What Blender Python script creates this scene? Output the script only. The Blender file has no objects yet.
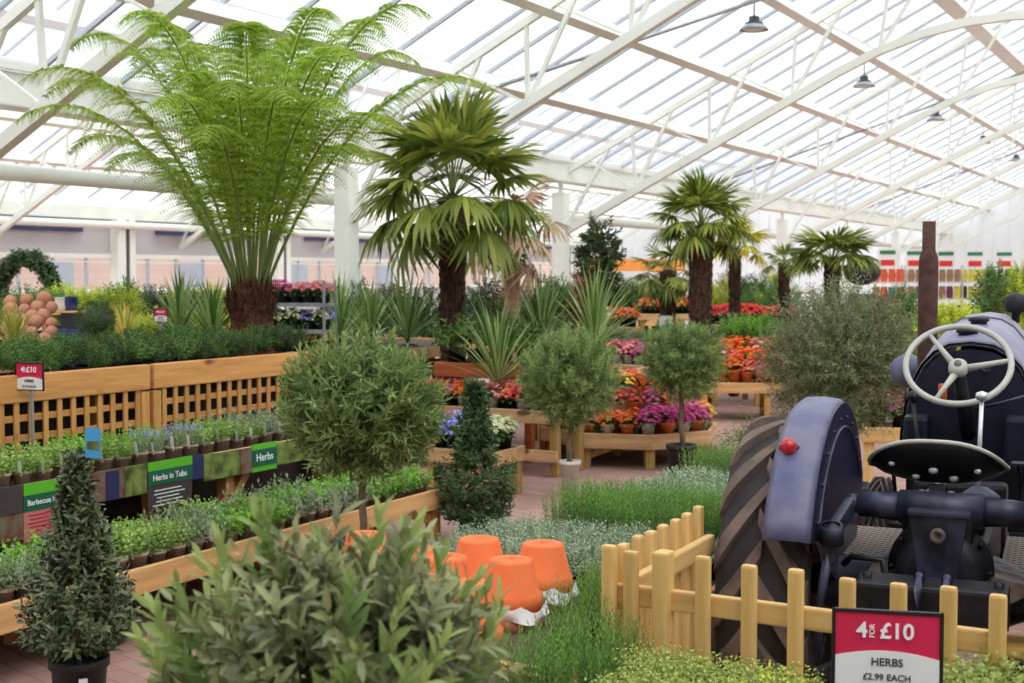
import bpy, bmesh, math, random
import numpy as np
from mathutils import Vector, Matrix
PI = math.pi
rng = np.random.default_rng(11)
random.seed(5)
sc = bpy.context.scene
COL = sc.collection
# ------------------------------------------------------------------ view
F = 1330.0; PITCH = math.radians(2.884); CAMH = 1.65
def ray(px, py):
    x = (px - 512) / F; y = (341.5 - py) / F
    c, s = math.cos(PITCH), math.sin(PITCH)
    return np.array([x, c + y * s, -s + y * c])
def at(px, py, Y):
    d = ray(px, py); k = Y / d[1]
    return np.array([d[0] * k, Y, CAMH + d[2] * k])
def on(px, py, h):
    d = ray(px, py); k = (h - CAMH) / d[2]
    return np.array([d[0] * k, d[1] * k, h])
TH = math.radians(28.9)
UX, UY = math.sin(TH), math.cos(TH)
def UW(u, w, h=0.0):
    return np.array([u * UX + w * UY, u * UY - w * UX, h])
def toUW(x, y):
    return x * UX + y * UY, x * UY - y * UX
RZ = -TH            # rotation that takes local +Y to U and local +X to V

# ------------------------------------------------------------------ materials
def newmat(name):
    m = bpy.data.materials.new(name); m.use_nodes = True
    nt = m.node_tree; b = nt.nodes.get('Principled BSDF')
    return m, nt, b
def rgb(c):      # sRGB 0-255 -> linear
    r = []
    for v in c:
        v = v / 255
        r.append(v / 12.92 if v <= 0.04045 else ((v + 0.055) / 1.055) ** 2.4)
    return (*r, 1.0)
def ramp(nt, fac, cols, pos=None):
    r = nt.nodes.new('ShaderNodeValToRGB')
    el = r.color_ramp.elements
    n = len(cols); pos = pos or [i / (n - 1) for i in range(n)]
    while len(el) < n: el.new(0.5)
    for i in range(n): el[i].position = pos[i]; el[i].color = cols[i]
    nt.links.new(fac, r.inputs[0]); return r.outputs[0]
def noise(nt, scale, detail=3, coord='Object', vec=None, rough=0.5):
    t = nt.nodes.new('ShaderNodeTexCoord'); n = nt.nodes.new('ShaderNodeTexNoise')
    n.inputs['Scale'].default_value = scale; n.inputs['Detail'].default_value = detail
    n.inputs['Roughness'].default_value = rough
    if vec:
        mp = nt.nodes.new('ShaderNodeMapping'); mp.inputs['Scale'].default_value = vec
        nt.links.new(t.outputs[coord], mp.inputs[0]); nt.links.new(mp.outputs[0], n.inputs['Vector'])
    else: nt.links.new(t.outputs[coord], n.inputs['Vector'])
    return n.outputs['Fac']
def bump(nt, b, h, s=0.3, d=0.01):
    n = nt.nodes.new('ShaderNodeBump'); n.inputs['Strength'].default_value = s; n.inputs['Distance'].default_value = d
    nt.links.new(h, n.inputs['Height']); nt.links.new(n.outputs[0], b.inputs['Normal'])
def plain(name, c, rough=0.6, metal=0.0, var=0.12, scale=8, spec=0.5, bmp=0, c2=None, vec=None):
    m, nt, b = newmat(name)
    a = rgb(c); d = rgb(c2) if c2 else tuple(x * (1 - var * 2) for x in a[:3]) + (1,)
    col = ramp(nt, noise(nt, scale, 4, vec=vec), [d, a], [0.35, 0.62])
    nt.links.new(col, b.inputs['Base Color'])
    b.inputs['Roughness'].default_value = rough; b.inputs['Metallic'].default_value = metal
    b.inputs['Specular IOR Level'].default_value = spec
    if bmp: bump(nt, b, noise(nt, scale * 3, 4, vec=vec), bmp)
    return m
def wood(name, c, c2, axis=0, rough=0.65):
    m, nt, b = newmat(name)
    v = [14, 14, 14]; v[axis] = 1.1
    g = noise(nt, 1.6, 5, vec=tuple(v), rough=0.6)
    v2 = [5, 5, 5]; v2[axis] = 2.4
    k = noise(nt, 1.3, 1, vec=tuple(v2))
    col = ramp(nt, g, [rgb(c2), rgb(c)], [0.3, 0.62])
    kn = ramp(nt, k, [(0, 0, 0, 1), (1, 1, 1, 1)], [0.70, 0.76])
    mx = nt.nodes.new('ShaderNodeMix'); mx.data_type = 'RGBA'
    nt.links.new(kn, mx.inputs[0]); nt.links.new(col, mx.inputs[6]); mx.inputs[7].default_value = rgb([x * 0.6 for x in c2])
    oi = nt.nodes.new('ShaderNodeObjectInfo')
    hv = nt.nodes.new('ShaderNodeHueSaturation')
    mr = nt.nodes.new('ShaderNodeMapRange'); mr.inputs[3].default_value = 0.88; mr.inputs[4].default_value = 1.1
    nt.links.new(oi.outputs['Random'], mr.inputs[0]); nt.links.new(mr.outputs[0], hv.inputs['Value'])
    nt.links.new(mx.outputs[2], hv.inputs['Color'])
    nt.links.new(hv.outputs[0], b.inputs['Base Color'])
    b.inputs['Roughness'].default_value = rough
    bump(nt, b, g, 0.25, 0.004)
    return m
LEAFM = {}
def leafmat(name, c1, c2, rough=0.55, trans=0.32, spec=0.35):
    """leaf colour runs between c1 and c2 from leaf to leaf (tint attribute)"""
    if name in LEAFM: return LEAFM[name]
    m, nt, b = newmat(name)
    a = nt.nodes.new('ShaderNodeAttribute'); a.attribute_name = 'tint'
    col = ramp(nt, a.outputs['Fac'], [rgb(c1), rgb(c2)], [0.15, 0.9])
    oi = nt.nodes.new('ShaderNodeObjectInfo'); hv = nt.nodes.new('ShaderNodeHueSaturation')
    mr = nt.nodes.new('ShaderNodeMapRange'); mr.inputs[3].default_value = 0.85; mr.inputs[4].default_value = 1.15
    nt.links.new(oi.outputs['Random'], mr.inputs[0]); nt.links.new(mr.outputs[0], hv.inputs['Value'])
    nt.links.new(col, hv.inputs['Color'])
    nt.links.new(hv.outputs[0], b.inputs['Base Color'])
    b.inputs['Roughness'].default_value = rough; b.inputs['Specular IOR Level'].default_value = spec
    t = nt.nodes.new('ShaderNodeBsdfTranslucent'); nt.links.new(hv.outputs[0], t.inputs[0])
    mx = nt.nodes.new('ShaderNodeMixShader'); mx.inputs[0].default_value = trans
    out = nt.nodes.get('Material Output')
    nt.links.new(b.outputs[0], mx.inputs[1]); nt.links.new(t.outputs[0], mx.inputs[2]); nt.links.new(mx.outputs[0], out.inputs[0])
    LEAFM[name] = m
    return m
M = {}
M['steel_white'] = plain('white_painted_steel', (240, 243, 232), 0.45, var=0.03, scale=2)
M['steel_grey'] = plain('grey_frame', (184, 192, 200), 0.5, var=0.04)
M['wall_white'] = plain('white_cladding', (242, 246, 246), 0.6, var=0.03, scale=1.2)
M['panel_grey'] = plain('pale_grey_panel', (196, 194, 196), 0.6, var=0.05, scale=1.2)
M['dark_frame'] = plain('dark_frame', (70, 72, 78), 0.5)
M['blue_strip'] = plain('blue_blind', (70, 78, 120), 0.6)
M['fence_z'] = wood('fence_pine_upright', (234, 198, 128), (212, 166, 94), 2)
M['fence_x'] = wood('fence_pine_rail', (234, 194, 126), (212, 160, 90), 0)
M['bench_x'] = wood('bench_timber', (222, 176, 118), (192, 142, 86), 0)
M['bench_z'] = wood('bench_timber_upright', (214, 160, 88), (172, 120, 62), 2)
M['pale_x'] = wood('weathered_timber', (214, 176, 128), (176, 134, 90), 0)
M['pale_z'] = wood('weathered_post', (186, 152, 84), (138, 112, 52), 2)
M['red_x'] = wood('red_stained_timber', (196, 104, 58), (156, 76, 42), 0)
M['trellis'] = wood('trellis_timber', (224, 164, 92), (186, 124, 62), 2)
M['trellis_x'] = wood('trellis_rail_timber', (228, 166, 96), (192, 130, 68), 0)
M['decking'] = plain('dark_bench_board', (92, 78, 62), 0.8, var=0.2)
M['black_pot'] = plain('black_plastic', (30, 31, 33), 0.5, var=0.1)
M['grey_pot'] = plain('taupe_plastic_pot', (178, 154, 136), 0.6, var=0.1)
M['brown_pot'] = plain('brown_plastic_pot', (118, 88, 66), 0.6)
M['white_pot'] = plain('white_pot', (226, 222, 214), 0.5, var=0.04)
M['terracotta'] = plain('terracotta', (240, 122, 62), 0.75, var=0.05, scale=5, c2=(228, 108, 52))
M['terra_dark'] = plain('terracotta_old', (206, 142, 112), 0.8, var=0.12, scale=6)
M['paper'] = plain('white_paper', (240, 238, 236), 0.6, var=0.03)
M['soil'] = plain('compost', (52, 38, 28), 0.95, var=0.3, scale=60)
M['bark'] = plain('bark', (138, 118, 92), 0.9, var=0.25, scale=30, bmp=0.5, vec=(1, 1, .3))
M['stem_green'] = plain('green_stem', (120, 140, 70), 0.6)
M['stem_pale'] = plain('pale_twig', (168, 148, 112), 0.75, var=0.15)
M['fibre'] = plain('trunk_fibre', (92, 64, 44), 0.95, var=0.4, scale=40, bmp=1.0, c2=(40, 26, 20), vec=(1, 1, .25))
M['fern_trunk'] = plain('fern_trunk', (104, 62, 36), 0.98, var=0.4, scale=50, bmp=1.0, c2=(44, 26, 18), vec=(1, 1, .5))
M['blue_paint'] = plain('faded_blue_paint', (112, 110, 132), 0.5, var=0.1, scale=7, c2=(78, 80, 120))
M['blue_dark'] = plain('dark_blue_paint', (28, 28, 66), 0.3, var=0.3, scale=5, c2=(15, 15, 34), vec=(1, 1, .3))
M['blue_bonnet'] = plain('dusty_blue_bonnet', (142, 136, 154), 0.45, var=0.1, scale=4, c2=(112, 110, 138))
M['navy'] = plain('navy_metal', (20, 24, 46), 0.4, var=0.3, scale=12)
M['iron'] = plain('oily_iron', (42, 40, 46), 0.5, metal=0.3, var=0.3, scale=16, c2=(20, 19, 23))
M['iron_blue'] = plain('blue_grey_iron', (60, 62, 82), 0.42, metal=0.2, var=0.25, scale=12, c2=(28, 28, 40))
M['iron_pale'] = plain('dusty_casting', (150, 132, 118), 0.7, var=0.2, scale=14, c2=(82, 68, 62))
M['rust'] = plain('rusty_pipe', (92, 60, 48), 0.85, var=0.25, scale=20, c2=(66, 42, 36))
M['rubber'] = plain('dusty_rubber', (58, 52, 49), 0.85, var=0.2, scale=9, c2=(46, 42, 41), bmp=0.2)
M['lug'] = plain('worn_lug', (122, 102, 90), 0.85, var=0.2, scale=12, c2=(92, 78, 70), bmp=0.2)
M['wheel_grey'] = plain('grey_steering_wheel', (186, 184, 172), 0.45, var=0.06)
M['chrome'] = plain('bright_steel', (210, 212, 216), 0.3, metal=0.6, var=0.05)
M['seat'] = plain('black_seat_steel', (26, 28, 32), 0.4, var=0.2)
M['red_lens'] = plain('red_lens', (190, 24, 30), 0.25, var=0.05, spec=0.8)
M['orange'] = plain('orange_paint', (228, 110, 60), 0.5)
M['sign_red'] = plain('crimson_card', (216, 32, 78), 0.5, var=0.02)
M['sign_white'] = plain('white_card', (240, 240, 238), 0.5, var=0.02)
M['sign_black'] = plain('black_sign_frame', (24, 22, 24), 0.4, var=0.02)
M['sign_lime'] = plain('lime_card', (96, 188, 40), 0.5, var=0.02)
M['sign_teal'] = plain('teal_card', (18, 96, 74), 0.5, var=0.02)
M['sign_slate'] = plain('slate_card', (74, 62, 66), 0.5, var=0.04)
M['sign_pink'] = plain('pink_menu_card', (206, 128, 122), 0.5, var=0.05, vec=(1, 1, 12))
M['sign_navy'] = plain('navy_card', (44, 46, 96), 0.5)
M['sign_blue'] = plain('sky_blue_card', (70, 160, 214), 0.5, var=0.06)
M['text_dark'] = plain('dark_lettering', (60, 66, 56), 0.6, var=0)
M['text_white'] = plain('white_lettering', (250, 248, 248), 0.6, var=0)
M['text_green'] = plain('green_lettering', (40, 130, 80), 0.6, var=0)
M['text_red'] = plain('red_lettering', (222, 50, 44), 0.6, var=0)
M['photo_food'] = plain('printed_photo', (120, 110, 92), 0.5, scale=16, c2=(120, 60, 44))
M['photo_green'] = plain('printed_herb_photo', (132, 150, 70), 0.5, scale=14, c2=(58, 70, 40))
M['galv'] = plain('galvanised', (176, 182, 186), 0.4, metal=0.4)
M['bag_orange'] = plain('orange_bag', (226, 92, 54), 0.5)
M['bag_yellow'] = plain('yellow_bag', (222, 208, 70), 0.5)
M['bag_black'] = plain('black_bag', (40, 44, 48), 0.5)
M['bag_teal'] = plain('teal_bag', (60, 150, 156), 0.5)
M['bag_purple'] = plain('plum_bag', (120, 50, 90), 0.5)
M['bag_brown'] = plain('brown_bag', (164, 128, 92), 0.5)
M['shelf_white'] = plain('white_shelf', (214, 210, 204), 0.5)
M['blue_glaze'] = plain('blue_glaze', (36, 62, 128), 0.2, var=0.2, spec=0.8)
M['orange_awning'] = plain('orange_canvas', (232, 150, 62), 0.7, var=0.05)
M['tan_leaf'] = plain('dry_palm_leaf', (196, 160, 132), 0.8, var=0.15)
M['yellow_umb'] = plain('yellow_canvas', (240, 214, 40), 0.7, var=0.06)

def glassmat(name, tint, mixv, haze=0.0):
    m, nt, b = newmat(name); nt.nodes.remove(b)
    out = nt.nodes.get('Material Output')
    tr = nt.nodes.new('ShaderNodeBsdfTransparent'); tr.inputs[0].default_value = tint
    gl = nt.nodes.new('ShaderNodeBsdfGlossy'); gl.inputs['Roughness'].default_value = 0.08
    mx = nt.nodes.new('ShaderNodeMixShader'); mx.inputs[0].default_value = mixv
    nt.links.new(tr.outputs[0], mx.inputs[1]); nt.links.new(gl.outputs[0], mx.inputs[2])
    tl = nt.nodes.new('ShaderNodeBsdfTranslucent'); tl.inputs[0].default_value = (0.93, 0.96, 1, 1)
    m2 = nt.nodes.new('ShaderNodeMixShader'); m2.inputs[0].default_value = haze
    nt.links.new(mx.outputs[0], m2.inputs[1]); nt.links.new(tl.outputs[0], m2.inputs[2])
    nt.links.new(m2.outputs[0], out.inputs[0]); return m
M['glass_roof'] = glassmat('roof_glass', (0.93, 0.965, 0.99, 1), 0.03, 0.15)
M['opal_roof'] = glassmat('opal_roof_panel', (0.95, 0.97, 0.99, 1), 0.02, 0.75)
M['glass_wall'] = glassmat('window_glass', (0.93, 0.96, 0.98, 1), 0.05)

def floor_mat():
    m, nt, b = newmat('brick_paving')
    t = nt.nodes.new('ShaderNodeTexCoord'); mp = nt.nodes.new('ShaderNodeMapping')
    mp.inputs['Rotation'].default_value = (0, 0, RZ + math.radians(45))
    br = nt.nodes.new('ShaderNodeTexBrick')
    br.inputs['Scale'].default_value = 1.0
    br.inputs['Brick Width'].default_value = 0.21; br.inputs['Row Height'].default_value = 0.105
    br.inputs['Mortar Size'].default_value = 0.004; br.inputs['Mortar Smooth'].default_value = 0.3
    br.inputs['Color1'].default_value = rgb((180, 142, 130)); br.inputs['Color2'].default_value = rgb((164, 126, 114))
    br.inputs['Mortar'].default_value = rgb((136, 104, 94))
    nt.links.new(t.outputs['Object'], mp.inputs[0]); nt.links.new(mp.outputs[0], br.inputs['Vector'])
    n = noise(nt, 1.3, 4)
    mx = nt.nodes.new('ShaderNodeMix'); mx.data_type = 'RGBA'; mx.blend_type = 'MULTIPLY'; mx.inputs[0].default_value = 0.7
    nt.links.new(br.outputs['Color'], mx.inputs[6])
    nt.links.new(ramp(nt, n, [(.78, .76, .75, 1), (1.1, 1.08, 1.08, 1)], [.3, .7]), mx.inputs[7])
    nt.links.new(mx.outputs[2], b.inputs['Base Color']); b.inputs['Roughness'].default_value = 0.75
    bump(nt, b, br.outputs['Fac'], -0.3, 0.003)
    return m
M['floor'] = floor_mat()
def brickwall_mat():
    m, nt, b = newmat('pink_brickwork')
    t = nt.nodes.new('ShaderNodeTexCoord')
    br = nt.nodes.new('ShaderNodeTexBrick')
    br.inputs['Brick Width'].default_value = 0.225; br.inputs['Row Height'].default_value = 0.075
    br.inputs['Scale'].default_value = 1; br.inputs['Mortar Size'].default_value = 0.008
    br.inputs['Color1'].default_value = rgb((236, 206, 190)); br.inputs['Color2'].default_value = rgb((228, 190, 172))
    br.inputs['Mortar'].default_value = rgb((226, 206, 190))
    mp = nt.nodes.new('ShaderNodeMapping'); mp.inputs['Rotation'].default_value = (PI / 2, 0, 0)
    nt.links.new(t.outputs['Object'], mp.inputs[0]); nt.links.new(mp.outputs[0], br.inputs['Vector'])
    nt.links.new(br.outputs['Color'], b.inputs['Base Color']); b.inputs['Roughness'].default_value = 0.8
    return m
M['brickwall'] = brickwall_mat()
def mesh_plate_mat():
    m, nt, b = newmat('perforated_plate')
    t = nt.nodes.new('ShaderNodeTexCoord'); v = nt.nodes.new('ShaderNodeTexVoronoi')
    v.inputs['Scale'].default_value = 34; v.inputs['Randomness'].default_value = 0.0; v.voronoi_dimensions = '2D'
    mp = nt.nodes.new('ShaderNodeMapping'); mp.inputs['Rotation'].default_value = (0, 0, PI / 4)
    nt.links.new(t.outputs['Object'], mp.inputs[0]); nt.links.new(mp.outputs[0], v.inputs['Vector'])
    nt.links.new(ramp(nt, v.outputs['Distance'], [rgb((26, 22, 22)), rgb((150, 130, 116))], [0.3, 0.42]), b.inputs['Base Color'])
    b.inputs['Roughness'].default_value = 0.7
    return m
M['plate'] = mesh_plate_mat()

# ------------------------------------------------------------------ mesh builder
def nrm(v):
    v = np.asarray(v, float); return v / (np.linalg.norm(v, axis=-1, keepdims=True) + 1e-9)
def rotm(rx=0, ry=0, rz=0):
    return np.array(Matrix.Rotation(rz, 3, 'Z') @ Matrix.Rotation(ry, 3, 'Y') @ Matrix.Rotation(rx, 3, 'X'))
_bb = {}
def _bevbox(sx, sy, sz, b):
    k = (round(sx, 4), round(sy, 4), round(sz, 4), round(b, 4))
    if k not in _bb:
        bm = bmesh.new(); bmesh.ops.create_cube(bm, size=1.0)
        for v in bm.verts: v.co = Vector((v.co.x * sx, v.co.y * sy, v.co.z * sz))
        if b > 0: bmesh.ops.bevel(bm, geom=list(bm.edges), offset=b, segments=2, affect='EDGES', profile=0.6)
        bm.verts.index_update()
        _bb[k] = (np.array([v.co[:] for v in bm.verts]), [[v.index for v in f.verts] for f in bm.faces])
        bm.free()
    return _bb[k]
class MB:
    def __init__(s): s.V = []; s.Fc = []; s.Mi = []; s.Sm = []; s.T = []; s.n = 0
    def add(s, V, faces, mi=0, smooth=False, tint=None):
        V = np.asarray(V, float).reshape(-1, 3)
        if isinstance(faces, np.ndarray): fl = (faces + s.n).tolist()
        else: fl = [[i + s.n for i in f] for f in faces]
        s.V.append(V); s.Fc += fl; s.Mi += [mi] * len(fl); s.Sm += [smooth] * len(fl)
        s.T.append(np.full(len(V), 0.5) if tint is None else np.asarray(tint, float)); s.n += len(V); return s
    def box(s, c, size, rot=None, bev=0.0, mi=0):
        V, Fa = _bevbox(*size, min(bev, min(size) * 0.45))
        if rot is not None: V = V @ (rot if isinstance(rot, np.ndarray) else rotm(*rot)).T
        return s.add(V + np.array(c), Fa, mi)
    def bar(s, a, b, wx, wz, bev=0.0, mi=0, up=(0, 0, 1)):
        """square bar between two points"""
        a = np.array(a, float); b = np.array(b, float); d = b - a; L = np.linalg.norm(d); x = d / L
        y = np.cross(up, x)
        if np.linalg.norm(y) < 1e-4: y = np.cross((0, 1, 0), x)
        y = nrm(y); z = np.cross(x, y)
        V, Fa = _bevbox(L, wx, wz, bev)
        return s.add(V @ np.array([x, y, z]) + (a + b) / 2, Fa, mi)
    def tube(s, pts, r, n=8, mi=0, smooth=True, cap=True, tint=None):
        P = np.array(pts, float); m = len(P); r = np.full(m, r) if np.isscalar(r) else np.array(r, float)
        T = np.gradient(P, axis=0); T = nrm(T)
        ref = np.array([0, 0, 1.0]) if abs(T[:, 2]).mean() < 0.8 else np.array([1.0, 0, 0])
        A = nrm(np.cross(T, ref)); B = np.cross(T, A)
        th = np.linspace(0, 2 * PI, n, endpoint=False)
        V = (P[:, None, :] + r[:, None, None] * (np.cos(th)[None, :, None] * A[:, None, :] + np.sin(th)[None, :, None] * B[:, None, :])).reshape(-1, 3)
        Fa = [[i * n + j, i * n + (j + 1) % n, (i + 1) * n + (j + 1) % n, (i + 1) * n + j] for i in range(m - 1) for j in range(n)]
        if cap: Fa += [list(range(n))[::-1], [(m - 1) * n + j for j in range(n)]]
        return s.add(V, Fa, mi, smooth, None if tint is None else np.full(len(V), tint))
    def lathe(s, prof, n=20, c=(0, 0, 0), rot=None, mi=0, smooth=True, a0=0, a1=2 * PI):
        full = abs(a1 - a0 - 2 * PI) < 1e-6
        th = np.linspace(a0, a1, n, endpoint=not full)
        V = []
        for (r, z) in prof: V += [[r * math.cos(t), r * math.sin(t), z] for t in th]
        V = np.array(V)
        if rot is not None: V = V @ (rot if isinstance(rot, np.ndarray) else rotm(*rot)).T
        k = n if full else n - 1
        Fa = [[i * n + j, i * n + (j + 1) % n, (i + 1) * n + (j + 1) % n, (i + 1) * n + j] for i in range(len(prof) - 1) for j in range(k)]
        return s.add(V + np.array(c), Fa, mi, smooth)
    def prism(s, poly, t, plane='xy', c=(0, 0, 0), rot=None, mi=0):
        """extrude a 2-D outline to thickness t"""
        n = len(poly); V = []
        for sgn in (-.5, .5):
            for (a, b) in poly:
                V.append({'xy': (a, b, sgn * t), 'xz': (a, sgn * t, b), 'yz': (sgn * t, a, b)}[plane])
        V = np.array(V, float)
        if rot is not None: V = V @ (rot if isinstance(rot, np.ndarray) else rotm(*rot)).T
        Fa = [list(range(n))[::-1], [n + i for i in range(n)]] + [[i, (i + 1) % n, n + (i + 1) % n, n + i] for i in range(n)]
        return s.add(V + np.array(c), Fa, mi)
    def sphere(s, c, r, n=12, mi=0, scale=(1, 1, 1)):
        prof = [(max(1e-4, math.sin(PI * i / n)) * 1.0, -math.cos(PI * i / n)) for i in range(n + 1)]
        k = s.n; s.lathe([(a * r, b * r) for a, b in prof], n + 4, (0, 0, 0), None, mi)
        s.V[-1] = s.V[-1] * np.array(scale) + np.array(c); return s
    def leaves(s, P, D, N, L, W, mi=0, near=False, curl=0.15, tint=None):
        P = np.asarray(P, float); n = len(P)
        if n == 0: return s
        D = nrm(D); S = nrm(np.cross(D, N)); N = np.cross(S, D)
        L = np.broadcast_to(L, (n,))[:, None]; W = np.broadcast_to(W, (n,))[:, None]
        tint = rng.random(n) if tint is None else np.broadcast_to(tint, (n,))
        if not near:
            V = np.stack([P, P + D * L * .45 + S * W * .5 + N * W * .15, P + D * L - N * L * curl, P + D * L * .45 - S * W * .5 + N * W * .15], 1)
            b = np.arange(n)[:, None] * 4
            Fa = np.concatenate([b + np.array([[0, 1, 2]]), b + np.array([[0, 2, 3]])])
            return s.add(V.reshape(-1, 3), Fa, mi, False, np.repeat(tint, 4))
        c1 = P + D * L * .3 - N * L * curl * .06; c2 = P + D * L * .68 - N * L * curl * .4; c3 = P + D * L - N * L * curl
        f = N * W * .16
        V = np.stack([P, c1 + S * W * .44 + f, c1, c1 - S * W * .44 + f, c2 + S * W * .42 + f, c2, c2 - S * W * .42 + f, c3], 1)
        b = np.arange(n)[:, None] * 8
        tri = np.concatenate([b + np.array([q]) for q in ([0, 1, 2], [0, 2, 3], [4, 7, 5], [5, 7, 6])])
        quad = np.concatenate([b + np.array([q]) for q in ([1, 4, 5, 2], [2, 5, 6, 3])])
        s.add(V.reshape(-1, 3), tri, mi, True, np.repeat(tint, 8))
        fl = (quad + (s.n - n * 8)).tolist(); s.Fc += fl; s.Mi += [mi] * len(fl); s.Sm += [True] * len(fl)
        return s
    def mesh(s, name, mats):
        me = bpy.data.meshes.new(name)
        V = np.concatenate(s.V) if s.V else np.zeros((0, 3))
        me.vertices.add(len(V)); me.vertices.foreach_set('co', V.astype(np.float32).ravel())
        lt = np.array([len(f) for f in s.Fc], np.int32); ls = np.concatenate([[0], np.cumsum(lt)[:-1]]).astype(np.int32)
        me.loops.add(int(lt.sum())); me.loops.foreach_set('vertex_index', np.fromiter((i for f in s.Fc for i in f), np.int32))
        me.polygons.add(len(lt)); me.polygons.foreach_set('loop_start', ls)
        try: me.polygons.foreach_set('loop_total', lt)
        except Exception: pass
        me.polygons.foreach_set('material_index', np.array(s.Mi, np.int32))
        me.polygons.foreach_set('use_smooth', np.array(s.Sm, bool))
        if not isinstance(mats, (list, tuple)): mats = [mats]
        for m in mats: me.materials.append(m)
        a = me.attributes.new('tint', 'FLOAT', 'POINT'); a.data.foreach_set('value', np.concatenate(s.T).astype(np.float32))
        me.update(); me.validate(); return me
def link(name, data, parent=None, loc=(0, 0, 0), rz=0.0):
    o = bpy.data.objects.new(name, data); COL.objects.link(o)
    if parent is not None: o.parent = parent
    o.location = tuple(float(x) for x in loc); o.rotation_euler = (0, 0, rz); return o
def part(name, mb, mats, parent=None, loc=(0, 0, 0), rz=0.0):
    return link(name, mb.mesh(name, mats) if isinstance(mb, MB) else mb, parent, loc, rz)
def tag(o, label, cat, group=None):
    o['label'] = label; o['category'] = cat
    if group: o['group'] = group
    return o
def thing(name, label, cat, loc=(0, 0, 0), rz=0.0, group=None):
    return tag(link(name, None, None, loc, rz), label, cat, group)
def struct(name, mb, mats, parent=None, loc=(0, 0, 0), rz=0.0):
    o = part(name, mb, mats, parent, loc, rz)
    if parent is None: o['kind'] = 'structure'
    return o
def kids(o): return [c for c in bpy.data.objects if c.parent == o]
def dup(root, loc, rz=0.0, label=None, scale=1.0, cache={}):
    if root.name not in cache:
        cache[root.name] = [(c, kids(c)) for c in kids(root)]
    r = root.copy(); COL.objects.link(r); r.location = tuple(float(x) for x in loc); r.rotation_euler = (0, 0, rz)
    r.scale = (scale,) * 3 if np.isscalar(scale) else tuple(scale)
    if label: r['label'] = label
    for ch, gs in cache[root.name]:
        c = ch.copy(); COL.objects.link(c); c.parent = r
        for g in gs:
            d = g.copy(); COL.objects.link(d); d.parent = c
    return r
class Proto:
    """a repeat: the first call places the thing itself, later calls copy it"""
    def __init__(s, make): s.make = make; s.root = None
    def put(s, loc, rz=0.0, label=None, group=None, scale=1.0):
        if s.root is None:
            s.root = s.make(); r = s.root
            r.location = tuple(float(x) for x in loc); r.rotation_euler = (0, 0, rz)
            r.scale = (scale,) * 3 if np.isscalar(scale) else tuple(scale)
        else: r = dup(s.root, loc, rz, scale=scale)
        if label: r['label'] = label
        if group: r['group'] = group
        elif group == '' and 'group' in r: del r['group']
        return r
# ------------------------------------------------------------------ foliage
def rdir(n):
    v = rng.normal(size=(n, 3)); return nrm(v)
def sprigs(mb, B, D, length, n, L, W, ang=50, mi=0, smi=1, near=False, curl=0.2, stem=0.002, jit=0.25, bend=0.0, taper=0.35, tint=None, steps=2):
    """leafy shoots: base points B, directions D"""
    B = np.asarray(B, float); D = nrm(D); m = len(B)
    length = np.broadcast_to(length, (m,)).astype(float)
    a = math.radians(ang)
    X = nrm(np.cross(D, rdir(m))); Y = np.cross(D, X)
    ph = rng.random(m) * 6.28
    Ps, Ds, Ns, Ls, Ts = [], [], [], [], []
    bt = rng.random(m) if tint is None else np.broadcast_to(tint, (m,))
    for k in range(n):
        t = (k + 0.6) / n
        az = ph + k * 2.4
        R = np.cos(az)[:, None] * X + np.sin(az)[:, None] * Y
        aa = a * (1 - 0.45 * t * t)
        d = D * math.cos(aa) + R * math.sin(aa) + rng.normal(size=(m, 3)) * jit * .5
        d[:, 2] -= bend * t
        N = D * math.sin(aa) - R * math.cos(aa)
        Ps.append(B + D * (length * t)[:, None]); Ds.append(d); Ns.append(N)
        Ls.append(L * (1 - taper * t) * (0.75 + 0.5 * rng.random(m)))
        Ts.append(np.clip(bt * 0.6 + 0.25 * t + 0.3 * rng.random(m), 0, 1))
    P = np.concatenate(Ps); Lc = np.concatenate(Ls)
    mb.leaves(P, np.concatenate(Ds), np.concatenate(Ns), Lc, Lc * (W / L), mi, near, curl, np.concatenate(Ts))
    if stem:
        th = [0, 2.1, 4.2]
        R = [stem * (math.cos(q) * X + math.sin(q) * Y) for q in th]
        tip = B + D * length[:, None]
        V = np.stack([B + R[0], B + R[1], B + R[2], tip], 1)
        b = np.arange(m)[:, None] * 4
        Fa = np.concatenate([b + np.array([q]) for q in ([0, 1, 3], [1, 2, 3], [2, 0, 3])])
        mb.add(V.reshape(-1, 3), Fa, smi, False, np.full(m * 4, .5))
    return mb
def pts_ellipsoid(n, rad, lo=0.6, hi=1.0, zmin=-1.0):
    d = rdir(n * 2); d = d[d[:, 2] > zmin][:n]
    r = lo + (hi - lo) * rng.random(len(d)) ** 0.6
    return d * r[:, None] * np.array(rad), nrm(d / np.array(rad))
def pot_profile(r0, r1, h, rim=0.012, rh=0.25, inside=True):
    p = [(0.001, 0), (r0, 0), (r0 + (r1 - r0) * (1 - rh), h * (1 - rh)), (r1 + rim, h * (1 - rh) + .001), (r1 + rim, h), (r1 - .002, h)]
    if inside: p += [(r1 - .006, h * .88), (0.001, h * .88)]
    return p
def pot_mb(r0, r1, h, n=16, **k):
    return MB().lathe(pot_profile(r0, r1, h, **k), n)
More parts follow.
